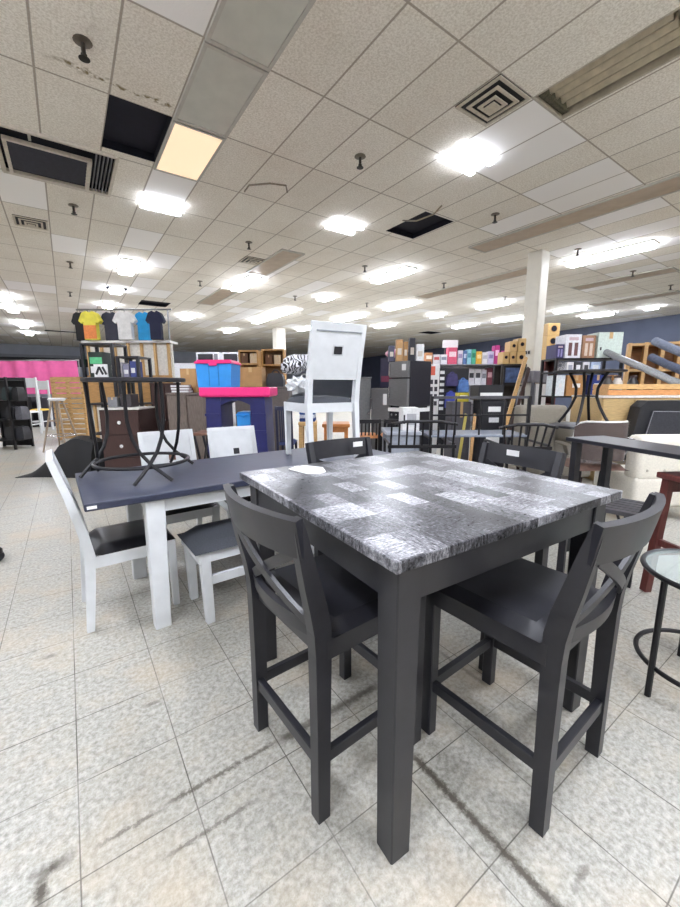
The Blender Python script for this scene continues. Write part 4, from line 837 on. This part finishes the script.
# taupe sofa
def sofa(F,d,mat,label):
    loc,rz=at(F); w,h=F[4],F[5]; t=thing('sofa',label,'sofa',loc,rz)
    MB().box(-w/2+.12,.0,.12,w/2-.12,d-.2,.40,.03,2).build('base',mat,t,True)
    MB().box(-w/2,d-.26,.12,w/2,d,h,.06,3).build('backrest',mat,t,True)
    for s in (-1,1): x0,x1=sorted((s*w/2,s*(w/2-.17))); MB().box(x0,-.02,.1,x1,d-.1,h*.78,.05,3).build('armrest',mat,t,True)
    for s in (-1,1): x0,x1=sorted((.005*s,s*(w/2-.17))); MB().pad(x0,-.01,.40,x1,d-.26,.54,8,.25).build('seat_cushion',mat,t,True)
    for x in (-w/2+.1,w/2-.1):
        for y in (.05,d-.08): MB().lathe([(.02,0),(.03,.12)],x,y,10).build('foot',DBROWN,t,True)
sofa((5.249, 2.376, 0.0, -0.6085, 0.675, 1.008),.9,TAUPE,'taupe upholstered sofa behind the curved leg table')

# ------------------------------------------------------------------ right part of the store
FBk=(7.618, 3.224, 0.0, -0.6085, 1.198, 1.763); shelf_unit('stock_rack','black stock rack of boxes right of the cream column','rack',FBk,.5,[.25,1.10,1.525,FBk[5]],IRON,None,True)
zt=FBk[5]
for f,c,a,lab in (((7.192, 3.521, 1.765, -0.6085, 0.141, 0.239),'3a3560','8d86b8','navy box at the left end of the stock rack top'),((7.376, 3.393, 1.764, -0.6085, 0.291, 0.407),'dfdfe4','6d4a4a','tall white printed box on the stock rack top'),((7.6, 3.237, 1.763, -0.6085, 0.238, 0.39),'a27a5e','d9c9b9','brown box on the stock rack top between two pale boxes'),((7.907, 3.023, 1.762, -0.6085, 0.458, 0.441),'d3e0d8','9fc4b2','wide pale green box on the right of stock rack top')):
    carton('carton',lab,'box',inset(lift(f,zt),.03),.35,M(c,.6),None,'green' in lab,[(.2,.1,.42,.65,M(a,.6)),(.58,.1,.8,.65,M(a,.6)),(.2,.75,.8,.88,M('c9b2b8',.6))] if 'green' not in lab else [(.1,.3,.16,.42,BLK2),(.6,.1,.66,.2,BLK2)])
for f,c,a,lab in (((7.369, 3.397, 1.54, -0.6085, 0.124, 0.173),'e4e4e6','9aa0b0','white box on the middle shelf of the stock rack, first of four'),((7.486, 3.316, 1.54, -0.6085, 0.124, 0.173),'33333a','e4e4e6','dark box with white print on stock rack middle shelf'),((7.602, 3.235, 1.539, -0.6085, 0.124, 0.173),'e1e1e6','33333a','white box with dark print on stock rack middle shelf'),((7.74, 3.139, 1.539, -0.6085, 0.177, 0.173),'b9cbe6','e6ecf6','pale blue box on the middle shelf of the stock rack')):
    carton('box',lab,'box',inset(lift(f,1.525),.05),.3,M(c,.6),None,False,[(.2,.2,.8,.7,M(a,.6))])
f=inset(lift((7.228, 3.496, 1.541, -0.6085, 0.186, 0.19),1.525),.08); t=thing('desk_fan','grey round desk fan on the left of stock rack middle shelf','fan',f[:3],f[3])
MB().lathe([(.06,0),(.05,.012),(.012,.02),(.012,.05)],n=16).build('base',STEEL,t,True)
m=MB(); 
for r in (.03,.055,.08): m.tube([(r*math.cos(2*PI*k/24),-.02,.115+r*math.sin(2*PI*k/24)) for k in range(24)],.004,6,True)
for k in range(8): a=PI*k/4; m.tube([(0,-.02,.115),(.08*math.cos(a),-.02,.115+.08*math.sin(a))],.003,5)
m.build('cage',STEEL,t,True); MB().lathe([(.025,0),(.03,.04),(.02,.06)],n=12).xf(Matrix.Translation((0,.03,.115))@Matrix.Rotation(PI/2,4,'X')).build('motor',M('6a6c72',.5),t,True)
for k in range(3): a=2*PI*k/3; MB().bar((0,-.0,.115),(.06*math.cos(a),.0,.115+.06*math.sin(a)),.004,.035,(0,1,0)).build('blade',M('9a9ca4',.5),t)
for f,c,lab in (((7.252, 3.479, 1.085, -0.6085, 0.161, 0.369),'dfe6ea','white box on the lower shelf of the stock rack'),((7.484, 3.318, 1.084, -0.6085, 0.367, 0.369),'b0804e','brown carton on the lower shelf of the stock rack'),((7.796, 3.1, 1.082, -0.6085, 0.323, 0.369),'2a3a80','blue carton on the lower shelf of the stock rack'),((8.035, 2.934, 1.081, -0.6085, 0.188, 0.369),'9a6c3f','tan carton at the right end of stock rack lower shelf')):
    carton('carton',lab,'box',inset(lift(f,1.10),.05),.35,M(c,.7),None,'carton' in lab,[(.3,.4,.7,.6,PAPER)])
# wooden cubby shelf
FCb=(9.812, 2.691, 0.0, -1.1519, 1.399, 2.136); loc,rz=at(FCb); w,h=FCb[4],FCb[5]
t=thing('cubby_shelf','wide pine cubby shelf against the dark blue wall','shelf',loc,rz); NC=5
for k in range(NC+1): x=-w/2+(w-.06)*k/NC; MB().box(x,0,0,x+.06,.4,h).build('divider',PINE,t)
for z in (.05,.55,1.05,1.56,h-.06): MB().box(-w/2+.01,.005,z,w/2-.01,.395,z+.05).build('shelf',PINE,t)
MB().box(-w/2+.01,.38,.02,w/2-.01,.40,h-.01).build('back_panel',M('8a5f38',.6,0,.2,5,(1,1,8)),t)
# counter with pine front
FCt=(6.579, 1.633, 0.0, -0.6085, 2.036, 1.15); cabinet('counter','pine counter with white top right of the stock rack','counter',FCt,.7,M('c2a574',.55,0,.15,6,(2,14,14)),5,0,CHROME,M('dcd8d2',.4)); ch_=FCt[5]
f=inset(lift((6.558, 1.951, 1.144, -0.6085, 1.054, 0.162),ch_),.1); loc,rz=at(f); w,h=f[4],f[5]; t=thing('wooden_crate','low pine plank crate on the white topped counter','crate',loc,rz)
for k in range(2): z=.0+k*h*.5; MB().box(-w/2,0,z+.005,w/2,.02,z+h*.46).build('plank',PINE if k else wood('c98f5a'),t); MB().box(-w/2,.33,z+.005,w/2,.35,z+h*.46).build('plank',PINE2,t)
for x in (-w/2,w/2-.02): MB().box(x,.02,0,x+.02,.33,h*.96).build('end_panel',PINE2,t)
MB().box(-w/2+.02,.02,0,w/2-.02,.33,.02).build('bottom',PINE2,t)
FOIL=M('aeb2b6',.22,.5,.2,60,(1,1,1),.5)
for k,(a,b,mt,r,lab) in enumerate((((7.84, 3.07, 1.865),(7.162, 1.653, 1.181),FOIL,.055,'silver wrapped long roll sloping down from stock rack to counter'),((8.038, 2.444, 2.006),(7.285, 1.263, 1.158),M('7d8598',.5,0,.2,30),.065,'blue grey rolled rug leaning at the right edge, upper one'),((7.891, 2.424, 1.742),(7.226, 1.365, 1.05),M('5d6478',.5,0,.2,30),.06,'slate rolled rug leaning at the right edge, lower one'))):
    A,B=Vector(a),Vector(b); B.z=max(B.z,ch_+r*1.1+.01+(.16 if k==1 else 0)); t=thing('rolled_rug' if k else 'wrapped_roll',lab,'rug' if k else 'roll',A,0); D_=B-A
    MB().tube([D_*(i/8)+Vector((0,0,.004*math.sin(5*i))) for i in range(9)],[r*(1+.06*math.sin(3*i)) for i in range(9)],14).build('roll_body',mt,t,True)
    MB().tube([D_*.0-D_.normalized()*.004,D_*.0+D_.normalized()*.002],r*.45,12).build('core',M('8a7458',.8),t,True)
for x,c,lab in ((-.44,'3b3430','dark jar on the pine plank crate, left one'),(-.3,'c9c2b8','pale jar on the pine plank crate, middle one'),(-.08,'2c2a2c','dark jar on the pine plank crate, right one')):
    t=thing('jar',lab,'jar',(f[0]+math.cos(f[3])*x-math.sin(f[3])*.17,f[1]+math.sin(f[3])*x+math.cos(f[3])*.17,f[2]+.022),0)
    MB().lathe([(.05,0),(.06,.03),(.065,.16),(.04,.20),(.04,.22)],n=16).build('body',M(c,.3),t,True); MB().lathe([(.045,.22),(.045,.245),(.01,.25)],n=16).build('lid',DBROWN,t,True)
# black armchair
fA=(6.106, 1.499, 0.0, -0.6085, 1.017, 1.101); loc,rz=at(fA); w,h=fA[4],fA[5]; t=thing('armchair','black high back armchair with grey piping at the right edge','armchair',loc,rz); BL=M('1f2025',.6,0,.15,40); 
m=MB(); m.prism([(-w/2,.35),(w/2,.35),(w/2-.0,h-.1),(w/2-.12,h),(-w/2+.18,h),(-w/2+.10,h-.08)],.12,.3); m.build('backrest',BL,t)
m=MB(); m.prism([(-w/2+.14,.42),(w/2-.1,.42),(w/2-.1,h-.14),(-w/2+.24,h-.13)],.09,.12); pn=m.build('back_cushion',M('34353b',.8,0,.15,60),t)
MB().tube([(-w/2+.14,.088,.45),(-w/2+.24,.088,h-.13),(w/2-.1,.088,h-.14)],.006,6).build('piping',M('8a8c92',.6),pn,True)
MB().box(-w/2,-.5,.12,w/2,.12,.40,.03,2).build('seat',BL,t,True)
for s in (-1,1): x0,x1=sorted((s*w/2,s*(w/2-.12))); MB().box(x0,-.5,.12,x1,.12,.62,.03,2).build('armrest',BL,t,True)
for x in (-w/2+.06,w/2-.06):
    for y in (-.44,.2): MB().lathe([(.02,0),(.028,.12)],x,y,10).build('foot',DBROWN,t,True)
# round black table with curved leg table on it
cx_,cy_,_=(4.898, 2.072, 0.836); zt=.84
t=thing('pedestal_table','round black pedestal table behind the plastic wrapped chair','table',(cx_,cy_,0)); MB().lathe([(.33,zt-.03),(.34,zt-.02),(.34,zt-.004),(.33,zt)],n=40).build('tabletop',BLK2,t,True); MB().lathe([(.04,.03),(.035,.4),(.05,zt-.03)],n=16).build('column',IRON,t,True); MB().lathe([(.26,0),(.26,.015),(.05,.04)],n=32).build('foot',IRON,t,True)
t=thing('accent_table','black metal side table with curved waisted legs set on round table','side table',(cx_,cy_,zt+.001)); H2=.62
MB().lathe([(.34,H2-.024),(.36,H2-.02),(.36,H2-.004),(.35,H2)],n=40).build('top',BLK2,t,True); MB().ring(0,0,.33,.092,.008,28,6).build('waist_ring',IRON,t,True)
for az in (10,100,190,280):
    c,s_=math.cos(rad(az)),math.sin(rad(az)); MB().tube([(c*r,s_*r,z) for r,z in ((.26,.014),(.21,.09),(.15,.20),(.106,.32),(.108,.42),(.14,.50),(.17,.56),(.19,.60))],.016,8).build('leg',IRON,t,True)
# plastic wrapped brown chair
fP=(4.039, 1.452, 0.0, -0.6085, 0.508, 0.956); loc,rz=at(fP); w=fP[4]; t=thing('wrapped_chair','brown chair wrapped in clear plastic behind the black desk','chair',loc,rz)
def arc(R,z0,z1,a0,a1,th,n=14,cy=.45):
    m=MB(); o=[];
    for i in range(n+1):
        a=rad(a0+(a1-a0)*i/n); e=1-abs(2*i/n-1)**6; zz0=z0+.03*(1-e); zz1=z1-.05*(1-e)
        o.append([m.b.verts.new((R_*math.cos(a)*w/.56,cy+R_*math.sin(a),z)) for R_,z in ((R,zz0),(R+th,zz0),(R+th,zz1),(R,zz1))])
    for A,B in zip(o,o[1:]):
        for k in range(4): m.b.faces.new((A[k],A[(k+1)%4],B[(k+1)%4],B[k]))
    m.b.faces.new(o[0]); m.b.faces.new(o[-1][::-1]); return m
hB=fP[5]
arc(.27,.60,hB,205,335,.035,14,.30).build('backrest',M('3f2a22',.7,0,.2,30),t,True); arc(.262,.575,hB+.02,200,340,.052,14,.30).build('plastic_wrap',clearmat('dfe3e6',.06,.10),t,True)
MB().tube([((.29)*math.cos(rad(a))*w/.56,.30+.29*math.sin(rad(a)),z) for a,z in [(205,.62),(203,.75),(206,hB-.06),(215,hB-.01)]+[(225+9*k,hB+.004) for k in range(11)]+[(325,hB-.01),(334,hB-.06),(337,.75),(335,.62)]],.011,8).build('rim',M('d8d6d2',.35),t,True)
MB().pad(-.24,.05,.50,.24,.5,.56,8,.2).build('seat',M('5a4238',.7,0,.2,30),t,True)
for s in (-1,1):
    MB().tube([(s*w*.46,.14,hB-.16),(s*w*.47,.05,.80),(s*w*.42,.10,.66),(s*.10,.2,.56)],.012,8).build('armrest',CHROME,t,True)
    for y in (.08,.46): MB().tube([(s*.12,.27,.50),(s*.22,y,0)],.012,8).build('leg',IRON,t,True)
# white upholstered chair
fW=(4.597, 1.124, 0.0, -0.6085, 0.675, 0.829); loc,rz=at(fW); w,h=fW[4],fW[5]; t=thing('upholstered_chair','puffy off white upholstered chair behind the black desk, right edge','chair',loc,rz)
MB().box(-w/2,0,.38,w/2,.2,h,.07,3).build('backrest',OFFW,t,True); MB().box(-w/2,.0,.14,w/2,.62,.44,.05,3).build('seat',OFFW,t,True)
for r in range(2):
    for c in range(4): MB().lathe([(.014,0),(.01,.006)],n=8).xf(Matrix.Translation((-w*.36+c*w*.24,-.0,.50+r*.16))@Matrix.Rotation(PI/2,4,'X')).build('button',M('b9b4a8',.8),t,True)
for x in (-w/2+.06,w/2-.06):
    for y in (.06,.56): MB().lathe([(.018,0),(.026,.14)],x,y,10).build('foot',DBROWN,t,True)
# long black desk
A=Vector((3.135,1.44,0)); u=Vector((-.36,-.933,0)); ang=math.atan2(u.y,u.x)
t=thing('console_desk','long narrow black desk crossing the right edge behind the counter chairs','desk',A,ang)
MB().box(0,0,.872,1.5,.36,.90,.003).build('desktop',M('25262e',.35,0,.15,20),t)
for x in (.08,1.42):
    for y in (.03,.33): MB().box(x-.025,y-.025,0,x+.025,y+.025,.872).build('leg',BLK2,t)
    MB().box(x-.015,.055,.16,x+.015,.305,.19).build('stretcher',BLK2,t)
# slatted low bench
t=thing('slatted_bench','low dark slatted bench between marbled table and black desk','bench',(2.50,1.16,0),rad(-80)); 
for k in range(6): y=k*.058; MB().box(0,y,.55,.42,y+.045,.575,.002).build('slat',M('3a383c',.5,0,.2,20),t)
for x in (.05,.37):
    MB().box(x-.02,0,.52,x+.02,.335,.55).build('bearer',BLK2,t)
    for y in (.02,.315): MB().box(x-.02,y-.02,0,x+.02,y+.02,.52).build('leg',BLK2,t)
# maroon stool
t=thing('counter_stool','maroon wooden square stool at the right edge of the photo','stool',(2.97,.53,0),rad(-30)); q=.17
MB().box(-q-.02,-q-.02,.74,q+.02,q+.02,.775,.006).build('seat',MAROON,t); 
for sx in (-1,1):
    for sy in (-1,1): MB().bar((sx*(q-.025),sy*(q-.025),.74),(sx*(q+.0),sy*(q+.0),0),.045,.045,(0,1,0),.002).build('leg',MAROON,t)
for s in (-1,1):
    MB().box(-q+.03,s*(q-.02)-.012,.25,q-.03,s*(q-.02)+.012,.29).build('stretcher',MAROON,t); MB().box(s*(q-.02)-.012,-q+.03,.32,s*(q-.02)+.012,q-.03,.36).build('stretcher',MAROON,t)
    MB().box(-q+.03,s*(q-.03)-.01,.66,q-.03,s*(q-.03)+.01,.74).build('apron',MAROON,t)
# glass topped round table at the right edge
t=thing('glass_side_table','round glass top side table with black ring base at right edge','side table',(2.10,.315,0))
MB().ring(0,0,.53,.25,.011,48,8).build('top_ring',IRON,t,True); MB().lathe([(.245,.527),(.245,.536)],n=48).build('glass_top',clearmat('b9c4c2',.35,.03),t); MB().ring(0,0,.13,.235,.010,48,8).build('base_ring',IRON,t,True)
for a in (150,270,30): c,s_=math.cos(rad(a)),math.sin(rad(a)); MB().tube([(c*.245,s_*.245,.52),(c*.245,s_*.245,0)],.012,8).build('leg',IRON,t,True)
m=MB(); m.prism([(x*.09,y*.05) for x,y in ((-1,-1),(1,-.6),(.8,1),(-.8,.7))],.537,.540,'xy'); o=m.build('leaf_card',M('3f6b4a',.6)); o.location=(2.16,.34,0); tag(o,'small green card lying on the round glass side table','card')
# something small and black at the left edge
gx,gy=(-0.537, 3.718)
t=thing('rubber_caster','small black caster peeking in at the left edge of floor','caster',(gx-.02,gy,0),.4); MB().lathe([(.001,-.02),(.04,-.02),(.045,-.012),(.045,.012),(.04,.02),(.001,.02)],n=20).xf(Matrix.Translation((0,0,.045))@Matrix.Rotation(PI/2,4,'X')).build('wheel',BLK2,t,True); MB().box(-.035,-.03,.06,.035,.03,.11,.01).build('fork',IRON,t)


# ------------------------------------------------------------------ camera and view
pitch,yaw,roll=(0.173395, -0.608454, 0.003405)
cp,sp=math.cos(pitch),math.sin(pitch); fx,fy=-math.sin(yaw),math.cos(yaw)
fwd=Vector((fx*cp,fy*cp,-sp)); dn=Vector((-fx*sp,-fy*sp,-cp)); rt=Vector((fy,-fx,0))
cr,sr=math.cos(roll),math.sin(roll); R=rt*cr+dn*sr; Dn=-rt*sr+dn*cr
cam=bpy.data.cameras.new('camera'); co=bpy.data.objects.new('camera',cam); COL.objects.link(co)
mw=Matrix((R,-Dn,-fwd)).transposed().to_4x4(); mw.translation=(0,0,1.297); co.matrix_world=mw
cam.sensor_fit='HORIZONTAL'; cam.sensor_width=36; cam.lens=36*386.97/680; cam.clip_start=.02
S.camera=co
w=bpy.data.worlds.new('world'); S.world=w; w.use_nodes=True; w.node_tree.nodes['Background'].inputs[0].default_value=(.8,.85,1,1); w.node_tree.nodes['Background'].inputs[1].default_value=.3
S.view_settings.view_transform='Standard'; S.view_settings.look='None'; S.view_settings.gamma=1; S.view_settings.use_curve_mapping=False
S.view_settings.exposure=0.88
S.cycles.max_bounces=8; S.cycles.diffuse_bounces=5; S.cycles.use_denoising=True; S.cycles.sample_clamp_indirect=6
